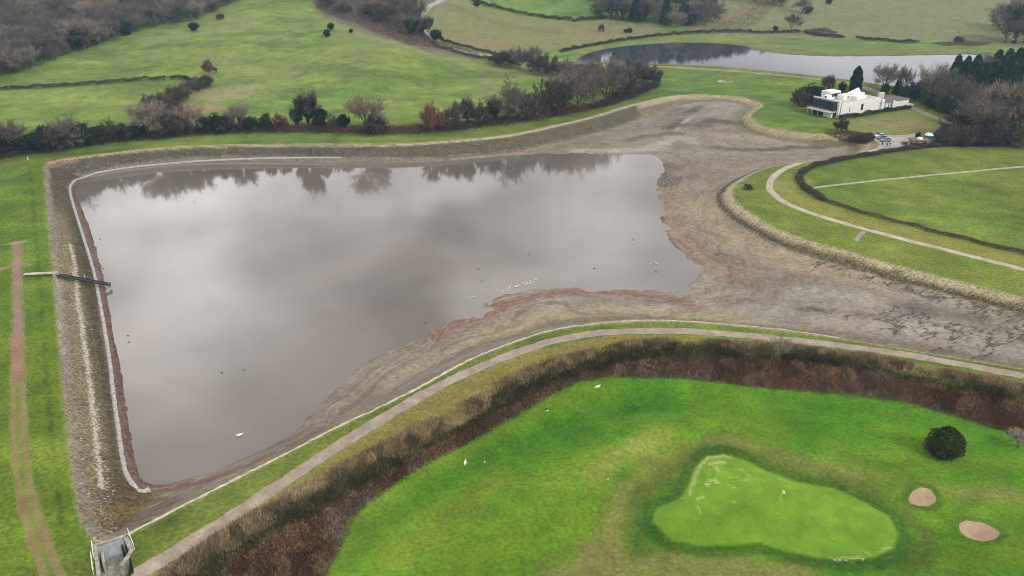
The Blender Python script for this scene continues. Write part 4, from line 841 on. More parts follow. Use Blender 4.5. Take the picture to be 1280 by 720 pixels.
hedge([(1180,183),(1163,184),(1120,189),(1092,194),(1066,198),(1026,206),(1008,213),(998,222),(1000,231),(1013,242),(1030,251)], 1.5, 1.5, HB, 'clipped brown hedge curving round the end of the right field', 260, .6, .14)
hedge([(1030,251),(1053,259),(1120,278),(1186,295),(1290,321),(1500,375)], 1.0, 1.0, HB, 'low brown hedge between the right field and the mossy verge', 110, .5, .11)
hedge([(0,113),(60,110),(130,105),(180,101),(207,100)], 1.4, 2.0, HD, 'thin dark hedge crossing the left field', 60, .9, .2)
hedge([(212,100),(228,99),(240,102)], 1.5, 2.2, HD, 'short dark hedge between the thin hedge and overgrown shrubs', 80, .9, .2)
hedge([(590,2),(610,8),(640,16),(680,23),(720,27),(758,24)], 1.6, 3, HD, 'dark hedge below the bright field at the top', 50, 1.3, .3)
hedge([(700,66),(730,60),(760,54),(800,48),(850,43),(900,41),(960,42),(1000,41)], 1.5, 2.2, HD, 'dark hedge round the far side of the far reservoir', 50, 1.1, .28)
hedge([(1005,41),(1030,46),(1080,50),(1147,55)], 2, 2.2, HD, 'dark green hedge slanting across the far right slope', 60, 1.1, .3, gap=3)
hedge([(530,6),(524,18),(523,34),(532,50),(550,61),(580,70),(620,75)], 1.5, 1.8, HB, 'brown hedge on the near side of the lane', 60, 1.0, .22)
hedge([(545,44),(560,55),(590,62),(620,68),(660,76)], 1.5, 1.8, HD, 'dark hedge on the field side of the lane', 60, 1.0, .22)
hedge([(1048,149),(1066,147),(1088,144),(1102,141),(1120,139),(1138,136)], 1.3, 2.1, HD, 'dark hedge at the foot of the long white wall', 200, .6, .12)
hedge([(1128,181),(1150,184),(1175,181),(1200,182),(1240,181)], 1.6, 1.4, HD, 'dark ragged hedge behind the brick hut', 120, .7, .15)
def wood_floor(P, n, hgt): 
    Q = sample_poly(P, n); cc = pal(len(Q), [(.06,.05,.04),(.09,.075,.06),(.04,.045,.03)], [1, 1, 1]); return blades_field(Q, H(Q[:, 0], Q[:, 1]), hgt * fbm(Q[:, 0] / 6, Q[:, 1] / 6, 4, 3) * 1.7, cc, r2, 1.6, .3)
# far wood top left
WD = ground([(-60,108),(0,99),(40,87),(80,72),(115,60),(150,47),(185,36),(215,32),(250,26),(275,12),(300,2),(300,-6),(-60,-6)])
lo, hi = WD.min(0), WD.max(0); pts = []
gx_, gy_ = np.meshgrid(np.arange(lo[0], hi[0], 7.0), np.arange(lo[1], min(hi[1], 800), 7.0)); gx_ = gx_.ravel() + r2.uniform(-3, 3, gx_.size); gy_ = gy_.ravel() + r2.uniform(-3, 3, gy_.size)
k = inside(gx_, gy_, WD); gx_, gy_ = gx_[k], gy_[k]; hz = H(gx_, gy_); order = np.argsort(gy_ + 0 * gx_)
ind = 0; VV, FF, CC, off = [], [], [], 0
edge_d = -sd(gx_, gy_, WD)
kinds = ['bare0', 'bare1', 'bare2', 'tan0', 'tan1', 'bare3', 'ivy0', 'ivy2', 'ever0']
for j in order:
    kd = kinds[int(r2.choice(len(kinds), p=[.16, .16, .14, .1, .08, .12, .1, .08, .06]))]; h = r2.uniform(9, 15) * (.7 if kd.startswith('ever') else 1)
    if edge_d[j] < 9 and ind < 46:
        ind += 1; tree(kd, (gx_[j], gy_[j]), h, 'edge tree of the big dark wood at top left', 'tree', 'edge trees of the top left wood'); continue
    (tv, tf), (cv, cf, cc) = TP[kd][2]; nf = len(cf); sel = r2.choice(nf, min(nf, 1500), replace=False); f_ = cf[sel]; u_, inv_ = np.unique(f_, return_inverse=True)
    an = r2.uniform(0, 6.28); ca, sa = math.cos(an), math.sin(an); v_ = cv[u_] * [h * 1.0, h * 1.0, h]; v_ = np.stack([v_[:, 0] * ca - v_[:, 1] * sa + gx_[j], v_[:, 0] * sa + v_[:, 1] * ca + gy_[j], v_[:, 2] + hz[j]], 1)
    c_ = cc[u_] * r2.uniform(.7, 1.2); cen = cv[f_].mean(1)
    VV.append(v_); FF.append(inv_.reshape(-1, 3) + off); CC.append(c_); off += len(v_)
wf = wood_floor(WD, 40000, 2.6); VV.append(wf[0]); FF.append(wf[1] + off); CC.append(wf[2]); off += len(wf[0])
print('wood', len(order), 'edge', ind, 'faces', sum(len(f) for f in FF))
stuff('woodland', np.vstack(VV), np.vstack(FF), np.vstack(CC), 'big dark leafless wood filling the top left corner', M_scrub)

# dense wood on the slope beyond the far reservoir
WD2 = ground([(738,24),(765,24),(800,27),(850,29),(886,30),(896,20),(905,4),(915,-8),(735,-10)]); WD2 = np.vstack([WD2[:-2], [(235, 700), (235, 850), (15, 850), WD2[-1]]])
lo, hi = WD2.min(0), WD2.max(0); VV, FF, CC, off = [], [], [], 0
gx_, gy_ = np.meshgrid(np.arange(lo[0], hi[0], 7.5), np.arange(lo[1] + 8, min(hi[1], 860), 11.5)); gx_ = gx_.ravel() + r2.uniform(-3, 3, gx_.size); gy_ = gy_.ravel() + r2.uniform(-3, 3, gy_.size)
k = inside(gx_, gy_, WD2) & ((gy_ < 680) | (fbm(gx_ / 14, gy_ / 60, 8, 2) > .46)); gx_, gy_ = gx_[k], gy_[k]; hz = H(gx_, gy_)
for j in range(len(gx_)):
    kd = ['bare0', 'bare2', 'ivy0', 'ivy1', 'pine0', 'ever1', 'bare1'][int(r2.integers(0, 7))]; h = r2.uniform(10, 16) * (.7 if kd[0] == 'e' else 1)
    (tv, tf), (cv, cf, cc) = TP[kd][2]; sel = r2.choice(len(cf), min(len(cf), 1100), replace=False); f_ = cf[sel]; u_, inv_ = np.unique(f_, return_inverse=True)
    v_ = cv[u_] * h; VV.append(v_ + [gx_[j], gy_[j], hz[j]]); FF.append(inv_.reshape(-1, 3) + off); CC.append(cc[u_] * r2.uniform(.7, 1.2)); off += len(v_)
wf = wood_floor(WD2, 14000, 2.6); VV.append(wf[0]); FF.append(wf[1] + off); CC.append(wf[2])
print('wood2', len(gx_))
stuff('woodland', np.vstack(VV), np.vstack(FF), np.vstack(CC), 'dark mixed wood on the slope beyond the far reservoir', M_scrub)

# ------------------------------------------------------------------ built things
import bmesh
class MB:
    def __init__(s): s.bm = bmesh.new(); s.mi = 0
    def box(s, c, size, rz=0, ry=0, mi=0):
        M = Matrix.Translation(c) @ Matrix.Rotation(rz, 4, 'Z') @ Matrix.Rotation(ry, 4, 'Y') @ Matrix.Diagonal((*size, 1))
        r = bmesh.ops.create_cube(s.bm, size=1, matrix=M)
        for f in {f for v in r['verts'] for f in v.link_faces}: f.material_index = mi
        return s
    def cyl(s, c, r, h, r2=None, seg=16, M=None, mi=0):
        M = Matrix.Translation(c) @ (M or Matrix.Identity(4))
        r_ = bmesh.ops.create_cone(s.bm, cap_ends=True, segments=seg, radius1=r, radius2=r if r2 is None else r2, depth=h, matrix=M)
        for f in {f for v in r_['verts'] for f in v.link_faces}: f.material_index = mi
        return s
    def bar(s, p, q, r, seg=6):
        p, q = Vector(p), Vector(q); d_ = q - p; return s.cyl((p + q) / 2, r, d_.length, seg=seg, M=d_.to_track_quat('Z', 'Y').to_matrix().to_4x4())
    def ball(s, c, sc, seg=10, M=None, mi=0):
        r_ = bmesh.ops.create_uvsphere(s.bm, u_segments=seg, v_segments=max(6, seg // 2 + 2), radius=1, matrix=Matrix.Translation(c) @ (M or Matrix.Identity(4)) @ Matrix.Diagonal((*sc, 1)))
        for f in {f for v in r_['verts'] for f in v.link_faces}: f.material_index = mi
        return s
    def prism(s, pts, y0, y1, mi=0):
        """profile in x,z extruded along y"""
        a = [s.bm.verts.new((p[0], y0, p[1])) for p in pts]; b = [s.bm.verts.new((p[0], y1, p[1])) for p in pts]; n = len(pts)
        fs = [s.bm.faces.new(a), s.bm.faces.new(b[::-1])] + [s.bm.faces.new((a[i], b[i], b[(i + 1) % n], a[(i + 1) % n])) for i in range(n)]
        for f in fs: f.material_index = mi
        return s
    def done(s, name, mat, parent=None, bevel=0, smooth_=False, mats=None):
        bmesh.ops.recalc_face_normals(s.bm, faces=s.bm.faces[:])
        if bevel: bmesh.ops.bevel(s.bm, geom=s.bm.edges[:], offset=bevel, segments=1, affect='EDGES', clamp_overlap=True)
        me = bpy.data.meshes.new(name); s.bm.to_mesh(me); s.bm.free()
        if smooth_: me.polygons.foreach_set('use_smooth', [True] * len(me.polygons))
        o = link(name, me, mat, parent)
        for m in mats or []: me.materials.append(m)
        return o
# ribbon of stone laid on the terrain
def ribbon(name, pts, w, h, mat, z=None, sink=.3, jag=.12, pre=None):
    P = smooth(ground(pts) if pre is None else pre, 2); seg = np.linalg.norm(np.diff(P, axis=0), axis=1); cum = np.concatenate([[0], np.cumsum(seg)]); n = int(cum[-1] / .8) + 2
    s = np.linspace(0, cum[-1], n); P = np.stack([np.interp(s, cum, P[:, 0]), np.interp(s, cum, P[:, 1])], 1); T = np.gradient(P, axis=0); T /= np.linalg.norm(T, axis=1)[:, None]; Nn = np.stack([-T[:, 1], T[:, 0]], 1)
    j1 = (vn(s * 1.3, s * 0, 3) - .5) * jag; j2 = (vn(s * 1.1, s * 0, 9) - .5) * jag
    A = P + Nn * (w / 2 + j1)[:, None]; B = P - Nn * (w / 2 + j2)[:, None]; zz = H(P[:, 0], P[:, 1]); ker = np.ones(7) / 7; zz = np.convolve(np.pad(zz, 3, 'edge'), ker, 'valid') + h + (vn(s * .9, s * 0, 5) - .5) * jag * .3
    vs = np.vstack([np.c_[A, zz], np.c_[B, zz], np.c_[A, zz - h - sink], np.c_[B, zz - h - sink]]); i = np.arange(n - 1)
    q = [np.stack([i, i + 1, n + i + 1, n + i], 1), np.stack([i, 2 * n + i, 2 * n + i + 1, i + 1], 1), np.stack([n + i, n + i + 1, 3 * n + i + 1, 3 * n + i], 1)]
    me = new_mesh(name, vs, np.vstack(q)); return link(name, me, mat)
M_ledge = simple('pale_ledge_stone', (.40,.385,.35), .9, .45, 1.6, bump=.05); M_kerb = simple('pale_kerb', (.47,.43,.31), .9, .45, 1.0, bump=.03)
LED = [(187,613),(177,616),(168,609),(155,590),(147,530),(140,480),(138,457),(130,407),(123,367),(117,337),(103,293),(91,255),(87,238),(88,230),(100,222),(127,214),(167,207),(233,200.5),(300,198),(360,197),(427,197)]
tag(ribbon('stone_ledge', LED, .75, .28, M_ledge), 'pale grey stone ledge running round the left end of the water', 'ledge')
tag(ribbon('kerb', [(159,669),(200,647),(247,623),(313,590),(380,556),(427,531),(470,512),(530,481),(565,461),(605,442),(665,420),(700,411),(750,404),(800,401),(860,402),(930,407.5),(1000,415.5),(1050,423)], .55, .10, M_kerb, jag=.35), 'pale crest kerb between the near grass strip and the mud', 'kerb')

# draw-off walkway on the left bank
a0, a1 = proj([(71,343.5)], .3)[0], proj([(138,356)], -4.0)[0]; v = a1 - a0; Lh = float(np.hypot(*v)); rz = math.atan2(v[1], v[0]); drop = 4.3
e = empty('slipway', (a0[0], a0[1], .3), rz, 'dark narrow walkway running down the stone bank into the water', 'walkway')
ry = math.atan2(drop, Lh); Ls = math.hypot(Lh, drop)
for sgn in (-1, 1): MB().box((Lh / 2, sgn * .55, -drop / 2 + .05), (Ls, .16, .38), 0, ry).done('side_beam', M_dark, e)
MB().box((Lh / 2, 0, -drop / 2 - .10), (Ls, .95, .12), 0, ry).done('deck', M_concd, e)
for t in (.30, .52):
    MB().bar((Lh * t, .7, -drop * t - .5), (Lh * t, .7, -drop * t + 1.3), .05).bar((Lh * t, .55, -drop * t), (Lh * t, .72, -drop * t), .05).done('marker_post', M_whitep, e)
MB().box((Lh * .98, 0, -drop + .1), (.5, 1.5, .7)).done('end_block', M_concd, e)
b0, b1_ = proj([(31,344.5)], 0)[0], a0
v = b1_ - b0; Lh = float(np.hypot(*v)); rz = math.atan2(v[1], v[0]); z0 = gz(*b0)
e = empty('ramp_wall', (b0[0], b0[1], 0), rz, 'pale concrete wall with dark side joining the track to the walkway', 'wall')
MB().prism([(0, z0 - .3), (Lh, -.8), (Lh, .75), (Lh * .85, .7), (0, z0 + .35)], -.35, .35).done('wall', M_concd, e)
MB().prism([(-.1, z0 + .36), (Lh * .85, .71), (Lh + .1, .76), (Lh + .1, .92), (Lh * .85, .88), (-.1, z0 + .52)], -.6, .6).done('coping', M_kerb, e)
MB().box((Lh - .2, 0, .3), (.9, 1.6, 1.3)).done('head_block', M_conc, e)

# spillway chamber
tl, tr = proj([(121,681), (154,670.5)], .05); m0 = (tl + tr) / 2; v = tr - tl; wS = float(np.hypot(*v)); rz = math.atan2(v[1], v[0])
e = empty('spillway', (m0[0], m0[1], 0), rz, 'concrete overflow chamber with sloping grey sill at the near left corner', 'spillway')
LC = 6.4; dz = -2.3
MB().box((0, .12, -.35), (wS + .8, .45, .9)).done('sill', M_conc, e, .02)
o_ = MB(); o_.prism([(-wS / 2, 0), (wS / 2, 0), (wS / 2, .25), (-wS / 2, .25)], 0, 1).bm.free()
bm = bmesh.new(); hw = wS / 2
pr = [(.0, .04), (-.45, -.05), (-1.5, -1.5), (-1.5, dz), (.0, dz)]
A_ = [bm.verts.new((-hw, p[0], p[1])) for p in pr]; B_ = [bm.verts.new((hw, p[0], p[1])) for p in pr]
bm.faces.new(A_); bm.faces.new(B_[::-1])
for i in range(5): bm.faces.new((A_[i], B_[i], B_[(i + 1) % 5], A_[(i + 1) % 5]))
bmesh.ops.recalc_face_normals(bm, faces=bm.faces[:]); me = bpy.data.meshes.new('sloping_face'); bm.to_mesh(me); bm.free(); link('sloping_face', me, M_slab, e)
MB().box((.2, -LC / 2 - .4, dz - .1), (wS + 2.2, LC + 1, .2)).done('chamber_floor', M_conc, e)
MB().box((-hw - .22, -LC / 2 - .3, dz / 2 + .02), (.45, LC + .6, -dz + .1)).done('side_wall', M_conc, e)
MB().box((-hw + .5, -2.6, dz / 2 - .25), (.35, 2.4, -dz - .3)).done('inner_wall', M_conc, e)
MB().box((hw + .55, -1.9, dz / 2 + .02), (.6, 3.2, -dz + .1), R(9)).done('side_wall', M_conc, e)
MB().box((hw + .1, -4.6, dz / 2 + .0), (.6, 3.4, -dz + .08), R(-32)).done('wing_wall', M_conc, e)
MB().box((hw - .35, -1.3, dz / 2 - .3), (.25, .8, -dz - .5)).done('stop_gate', M_dark, e)
def rail(p, q, par, n=5):
    r_ = MB(); p, q = Vector(p), Vector(q)
    for i in range(n): c_ = p.lerp(q, i / (n - 1)); r_.bar(c_ + Vector((0, 0, -.25)), c_ + Vector((0, 0, 1.05)), .035)
    for z_ in (.55, 1.05): r_.bar(p + Vector((0, 0, z_)), q + Vector((0, 0, z_)), .04)
    return r_.done('handrail', M_whitep, par)
rail((-hw - .5, .1, .1), (-hw - .5, -2.9, .1), e, 4); rail((-hw - .75, -2.4, .1), (-hw - .75, -LC + .3, .1), e, 4); rail((hw + .75, .2, .1), (hw + 1.15, -3.6, .1), e, 5)

# flag, bunker rakes none, post, steps, slab
g = ground([(975,627)])[0]; e = empty('golf_flag', (g[0], g[1], gz(*g)), 0, 'golf flag stick with small pale yellow flag on the green', 'flag')
MB().bar((0, 0, -.1), (.10, 0, 2.35), .028).done('pole', M_whitep, e)
me = new_mesh('flag', np.array([(x_ * .5 + .1, .05 * math.sin(x_ * 5 + s_), z_) for s_ in (0, .3) for x_, z_ in ((0, 2.3), (.5, 2.25), (1, 1.95), (.9, 1.45), (.5, 1.5), (0, 1.6))]), [(0, 1, 4, 5), (1, 2, 3, 4), (11, 10, 7, 6), (10, 9, 8, 7), (0, 6, 7, 1), (1, 7, 8, 2), (2, 8, 9, 3), (3, 9, 10, 4), (4, 10, 11, 5), (5, 11, 6, 0)]); link('flag', me, M_yellow, e)
tag(MB().cyl((g[0], g[1], gz(*g) + .006), .054 * 1.6, .012, seg=16).done('cup', M_dark), 'small dark golf hole at the foot of the flag', 'hole')
def post(px, h, label, name='post', r_=.07, mat=None):
    g = ground([px])[0]; e_ = empty(name, (g[0], g[1], gz(*g)), 0, label, 'post'); MB().bar((0, 0, -.2), (0, 0, h), r_, 8).done('shaft', mat or M_whitep, e_); MB().box((0, 0, h + .05), (r_ * 2.6, r_ * 2.6, .12)).done('cap', mat or M_whitep, e_)
post((1122,148), 3.2, 'thin pale pole standing in the grass before the white wall', 'pole', .10, M_pale); post((1276,180), 3.6, 'pale pole at the right edge beside the wood', 'pole', .12, M_pale)
post((35,199.5), .9, 'short white marker post on the grass at the dam corner', 'marker_post', .18)
p0, p1 = proj([(1069,301), (1080,289)], .1); v = p1 - p0; e = empty('bank_steps', (p0[0], p0[1], gz(*p0)), math.atan2(v[1], v[0]), 'pale concrete steps crossing the grass strip on the right bank', 'steps'); Ls = float(np.hypot(*v)); dzs = gz(*p1) - gz(*p0)
for sgn in (-1, 1): MB().box((Ls / 2, sgn * .55, dzs / 2 + .12), (Ls, .16, .3), 0, -math.atan2(dzs, Ls)).done('string_wall', M_conc, e)
st = MB()
for i in range(12): st.box((Ls * (i + .5) / 12, 0, dzs * (i + .5) / 12 + .03), (Ls / 14, .94, .16))
st.done('treads', M_conc, e)
g = ground([(904,103)])[0]; e = empty('concrete_platform', (g[0], g[1], gz(*g)), R(12), 'low grey concrete platform set in the grass between the reservoirs', 'platform')
MB().box((0, 0, .25), (7, 4, .6)).done('slab', M_conc, e, .04); MB().box((-1.5, .8, .8), (1.6, 1.4, .6)).done('hatch', M_pale, e, .03); MB().box((2.2, -.6, .7), (1.2, 1.2, .4)).done('cover', M_concd, e, .03); MB().box((4.2, 0, .15), (1.8, 2.2, .4), R(8)).done('apron', M_conc, e)

# ---------------- white building
c0 = proj([(1046,147)], 0)[0]; z0 = gz(*c0); e = empty('white_building', (c0[0], c0[1], z0), R(30), 'white flat roofed modernist building with glazed end above the reservoir', 'building')
e.scale = (.95, .95, .95)
B_ = lambda: MB()
B_().box((15.3, 6.2, 2.7), (29.5, 11.6, 5.4)).done('main_wall', M_white, e)
# parapets round main roof
B_().box((15, .15, 3.0), (30.2, .32, 6.3)).done('front_wall', M_white, e)
B_().box((15.3, 6.2, 5.46), (28.8, 10.9, .12)).done('roof', M_pale, e)
for x_, t_ in ((.25, 6.5), (29.9, 6)): B_().box((x_, t_, 5.75), (.3, 10.8, 1.0)).done('parapet', M_white, e)
B_().box((15.3, 12.1, 5.8), (29.6, .3, 1.1)).done('parapet', M_white, e)
B_().box((-.3, -.35, 3.9), (.9, 1.1, 8.2)).done('corner_pier', M_white, e, .03); B_().box((1.6, -.12, 3.3), (.35, .3, 6.6)).done('downpipe', M_conc, e)
# glazed end with floor and roof slabs
B_().box((-1.4, 6.9, 4.95), (2.2, 12.6, 4.1)).done('glazed_front', M_glass, e)
mu = MB()
for i in range(9): mu.box((-2.56, 1 + i * 1.5, 5.0), (.10, .10, 4.2))
mu.box((-2.57, 6.9, 5.6), (.10, 12.6, .10)); mu.done('mullions', M_dark, e)
B_().box((-1.4, 6.9, 7.2), (2.3, 12.7, .22)).done('glass_roof', M_glass, e); B_().box((-.2, 7.4, 7.5), (.7, 14.8, .34)).done('canopy', M_white, e, .03); B_().box((-3.3, 6.9, 2.75), (5.2, 13.9, .38)).done('balcony', M_pale, e, .03)
bl = MB()
for i in range(12): bl.box((-5.8, .3 + i * 1.2, 3.45), (.05, .05, 1.1))
bl.box((-5.8, 6.9, 4.0), (.07, 13.6, .07)); bl.done('balcony_rail', M_pale, e)
B_().box((-1.0, 6.9, 1.2), (1.6, 12.4, 2.4)).done('lower_glazing', M_glass, e); B_().box((-2.4, 3.2, 1.2), (1.4, 4.2, 2.3)).done('garage_box', M_white, e)
for i in range(5): B_().bar((-5.4, .6 + i * 3.1, 0), (-5.4, .6 + i * 3.1, 2.7), .14, 8).done('column', M_pale, e)
B_().box((3.0, 9.5, 7.6), (3.2, 2.4, 1.9)).done('roof_box', M_white, e, .04); f_ = B_().box((1.36, 9.2, 7.7), (.06, .9, 1.0)).done('roof_box_vent', M_glass, e)
# clerestory box, terrace blocks, fin
B_().box((11.5, 14.6, 5.0), (7.5, 5.2, 8.2)).done('stair_box', M_white, e, .03); B_().box((11.5, 11.93, 7.4), (6.4, .1, 1.5)).done('stair_window', M_glass, e)
B_().box((14.8, 9.3, 6.6), (5.5, 3.8, 2.3)).done('roof_block', M_white, e, .03); B_().box((15.6, 7.36, 6.6), (1.6, .06, 1.5)).done('roof_door', simple('tan_door', (.45,.35,.24)), e)
B_().box((21.5, 7.4, 6.3), (7.0, 6.0, 1.7)).done('roof_block', M_white, e, .03)
B_().prism([(18, 5.4), (29.4, 5.4), (29.4, 7.0), (27.6, 9.4), (27.0, 9.4), (18, 7.2)], 11.2, 11.8).done('fin_wall', M_white, e); B_().prism([(18.2, 5.4), (29.0, 5.4), (29.0, 7.4), (18.2, 6.6)], 8.6, 11.1).done('sloping_roof', M_white, e)
B_().box((24, 14.5, 3), (11, 5, 6)).done('rear_wing', M_roof, e, .03)
# slit windows
B_().box((17.0, -.04, 3.2), (1.5, .12, 3.0)).done('window', M_glass, e); B_().box((8.2, -.03, 3.1), (.3, .1, 2.4)).done('window', M_glass, e)
# low wing
B_().box((41.5, 5.0, 1.7), (22.6, 9.6, 3.4)).done('low_wing', M_white, e); B_().box((41.5, 5.0, 3.5), (23.4, 10.4, .25)).done('low_roof', M_roof, e)
B_().box((31.5, .4, 2.7), (1.6, 2.6, 5.4)).done('buttress', M_white, e, .03); B_().box((35.0, -.1, 1.7), (1.2, .5, 3.0)).done('buttress', M_white, e, .03)
for i in range(3): B_().box((33.2 + i * 2.1, .17, 1.6), (.5, .1, 2.6)).done('window', M_glass, e)
B_().prism([(39, .0), (56, .0), (56, .7), (39, 4.2)], -1.0, -.6).done('tapering_wall', M_white, e)
for i in range(2): B_().cyl((40.0 + i * 2.1, 8.0, 4.9), .85, 2.7, seg=20).done('roof_vent', M_whitep, e, smooth_=False)
B_().box((24, 22, 1.8), (16, 8, 3.6)).done('rear_block', M_roof, e)
w0, w1 = proj([(1018,138), (1042,147)], 0); v = w1 - w0; L_ = float(np.hypot(*v)); e = empty('terrace_fence', (w0[0], w0[1], gz(*w0)), math.atan2(v[1], v[0]), 'low dark fence edging the terrace below the glazed end', 'fence')
B_().box((L_ / 2, 0, .8), (L_, .08, .9)).done('panel', M_wood, e)
for i in range(6): B_().box((L_ * i / 5, 0, .6), (.15, .15, 1.5)).done('post', M_wood, e)

# hut and tank
g = proj([(1140,183)], 0)[0]; z0 = gz(*g); e = empty('brick_hut', (g[0], g[1], z0), R(-2), 'low orange brick hut with grey flat roof beside the car park', 'hut')
MB().box((3.3, 2, 1.05), (6.6, 4.0, 2.3)).done('wall', M_brick, e); MB().box((3.3, 2, 2.32), (7.2, 4.6, .26)).done('roof', M_roof, e, .03)
MB().box((1.6, -.03, 1.0), (.95, .1, 2.0)).done('door', M_wood, e); MB().box((4.6, -.03, 1.4), (1.2, .1, .8)).done('window', M_glass, e); MB().box((-1.1, .4, .8), (1.6, .25, 1.7), R(20)).done('side_gate', M_brick, e)
tag(MB().cyl((3.6, 2.2, 2.75), 1.25, .6, .85, 18).done('roof_tank', M_whitep), 'white domed lid resting on the brick hut roof', 'tank lid').location = (g[0], g[1], z0)
g = proj([(1159,179)], 0)[0]; z0 = gz(*g); e = empty('storage_tank', (g[0], g[1], z0), 0, 'teal green storage tank with white top behind the brick hut', 'tank')
MB().cyl((0, 0, 1.6), 1.65, 3.4, seg=24).done('drum', M_teal, e); MB().cyl((0, 0, 3.65), 1.72, .75, 1.0, 24).done('lid', M_whitep, e)
for k in range(3): MB().bar((math.cos(k * 2 - 1.6) * 1.7, math.sin(k * 2 - 1.6) * 1.7, 0), (math.cos(k * 2 - 1.6) * 1.7, math.sin(k * 2 - 1.6) * 1.7, 3.3), .06).done('rib', M_dark, e)

# cars
def car(px, paint, label, rz):
    g = ground([px])[0]; e_ = empty('parked_car', (g[0], g[1], gz(*g) + .02), rz, label, 'car', 'cars parked in the gravel car park')
    prof = [(-2.1, .35), (-2.15, .75), (-2.0, 1.0), (-1.75, 1.12), (.75, 1.05), (1.75, .88), (2.1, .7), (2.12, .35)]
    MB().prism(prof, -.86, .86).done('body', paint, e_, .06)
    MB().prism([(-1.85, 1.08), (-1.45, 1.45), (-.15, 1.50), (.95, 1.04)], -.74, .74).done('cabin_glass', M_glass, e_, .03)
    MB().prism([(-1.42, 1.44), (-1.2, 1.53), (-.35, 1.55), (-.1, 1.48)], -.7, .7).done('car_roof', paint, e_, .02)
    for x_ in (-1.3, 1.3):
        for y_ in (-.8, .8):
            w_ = MB().cyl((x_, y_, .33), .33, .22, seg=16, M=Matrix.Rotation(R(90), 4, 'X')).done('wheel', M_dark, e_); MB().cyl((x_, y_ + .1 * (1 if y_ > 0 else -1), .33), .19, .06, seg=12, M=Matrix.Rotation(R(90), 4, 'X')).done('rim', M_pale, w_)
    for y_ in (-.62, .62): MB().box((2.08, y_, .72), (.1, .32, .16)).done('headlight', M_whitep, e_); MB().box((-2.1, y_, .85), (.1, .26, .2)).done('tail_light', M_red, e_)
M_red = simple('lamp_red', (.3,.02,.02), .3)
def paint(n, c): return simple(n, c, .3, .04, 1, 0, .5, coat=.6)
for px, p_, lb, a_ in [((1095.5,169.5), paint('dark_blue_paint', (.02,.03,.06)), 'dark blue car, farthest back of the parked row', 186), ((1099,171.5), paint('white_paint_car', (.70,.71,.72)), 'white car parked second from the back of the row', 188),
                   ((1102,174), paint('slate_paint', (.10,.15,.22)), 'slate blue car parked third from the back of the row', 190), ((1106.5,177), paint('steel_paint', (.16,.24,.31)), 'steel blue car nearest the standing people', 187)]:
    car(px, p_, lb, R(a_))

# people
M_skin = simple('skin', (.45,.28,.2), .6); M_hair = simple('hair', (.04,.03,.02), .9)
def person(px, rz, top, legs, label, arm=0.12, step=.12, bend=.0):
    g = ground([px])[0]; e_ = empty('person', (g[0], g[1], gz(*g)), rz, label, 'person', 'people standing beside the parked cars')
    vs, es, rs = [], [], []
    def add(p, r_, par=None):
        vs.append(p); rs.append(r_)
        if par is not None: es.append((par, len(vs) - 1))
        return len(vs) - 1
    pel = add((0, 0, .95), .15); sp_ = add((0, bend * .3, 1.18), .14, pel); ch = add((0, bend * .6, 1.40), .16, sp_); nk = add((0, bend * .8, 1.53), .06, ch); hd = add((0, bend + .02, 1.65), .085, nk); add((0, bend + .02, 1.74), .07, hd)
    for s in (-1, 1):
        hp = add((.10 * s, 0, .90), .105, pel); kn = add((.11 * s, .03 + step * s * .5, .50), .062, hp); an = add((.11 * s, step * s, .09), .045, kn); add((.12 * s, step * s + .17, .04), .04, an)
        sh = add((.19 * s, bend * .6, 1.42), .065, ch); el = add((.25 * s, arm * .3, 1.14), .045, sh); wr = add((.24 * s, arm + .06, .90), .030, el); pm = add((.24 * s, arm + .09, .83), .034, wr)
        for k, ln in enumerate((.070, .080, .074, .058)):
            f1 = add((.24 * s, arm + .065 + k * .020, .785), .0095, pm); add((.235 * s, arm + .08 + k * .020, .785 - ln), .008, f1)
        t1 = add((.235 * s, arm + .135, .83), .010, pm); add((.23 * s, arm + .15, .79), .009, t1)
    me = bpy.data.meshes.new('person_body'); me.from_pydata(vs, es, []); o = bpy.data.objects.new('body_raw', me); COL.objects.link(o)
    mo = o.modifiers.new('s', 'SKIN'); sv = me.skin_vertices[0].data
    for i, r_ in enumerate(rs): sv[i].radius = (r_, r_ * (.8 if r_ > .12 else 1))
    sv[0].use_root = True; o.modifiers.new('d', 'SUBSURF').levels = 1; o.modifiers['d'].render_levels = 1
    dg_ = bpy.context.evaluated_depsgraph_get(); dg_.update(); m2 = bpy.data.meshes.new_from_object(o.evaluated_get(dg_)); bpy.data.objects.remove(o); m2.name = 'body'
    m2.materials.clear()
    for m in (top, legs, M_skin, M_dark): m2.materials.append(m)
    for p in m2.polygons:
        z_ = p.center.z; x_ = abs(p.center.x); p.material_index = 2 if z_ > 1.53 or (x_ > .18 and z_ < .9) else 3 if z_ < .1 else 1 if z_ < .96 and x_ < .21 else 0; p.use_smooth = True
    b_ = link('body', m2, None, e_)
    hb_ = MB().ball((0, bend - .01, 1.735), (.098, .115, .10), 12).done('hair', M_hair, e_, 0, True)
    fc = MB().ball((0, bend + .125, 1.665), (.018, .022, .026), 8)
    for s in (-1, 1): fc.ball((.036 * s, bend + .105, 1.695), (.012, .008, .008), 6); fc.ball((.098 * s, bend + .02, 1.67), (.012, .022, .032), 6)
    fc.box((0, bend + .108, 1.612), (.045, .01, .01)); fc.done('face', M_skin, e_, 0, True)
navy = simple('navy_jacket', (.02,.025,.05)); blk = simple('black_coat', (.015,.015,.015)); gry = simple('white_coat', (.6,.58,.55)); jean = simple('dark_jeans', (.03,.035,.05))
person((1102.5,182.5), R(150), blk, jean, 'person in black coat, leftmost of the standing group'); person((1107,181.5), R(200), gry, jean, 'person in pale coat standing in the group by the cars', .2)
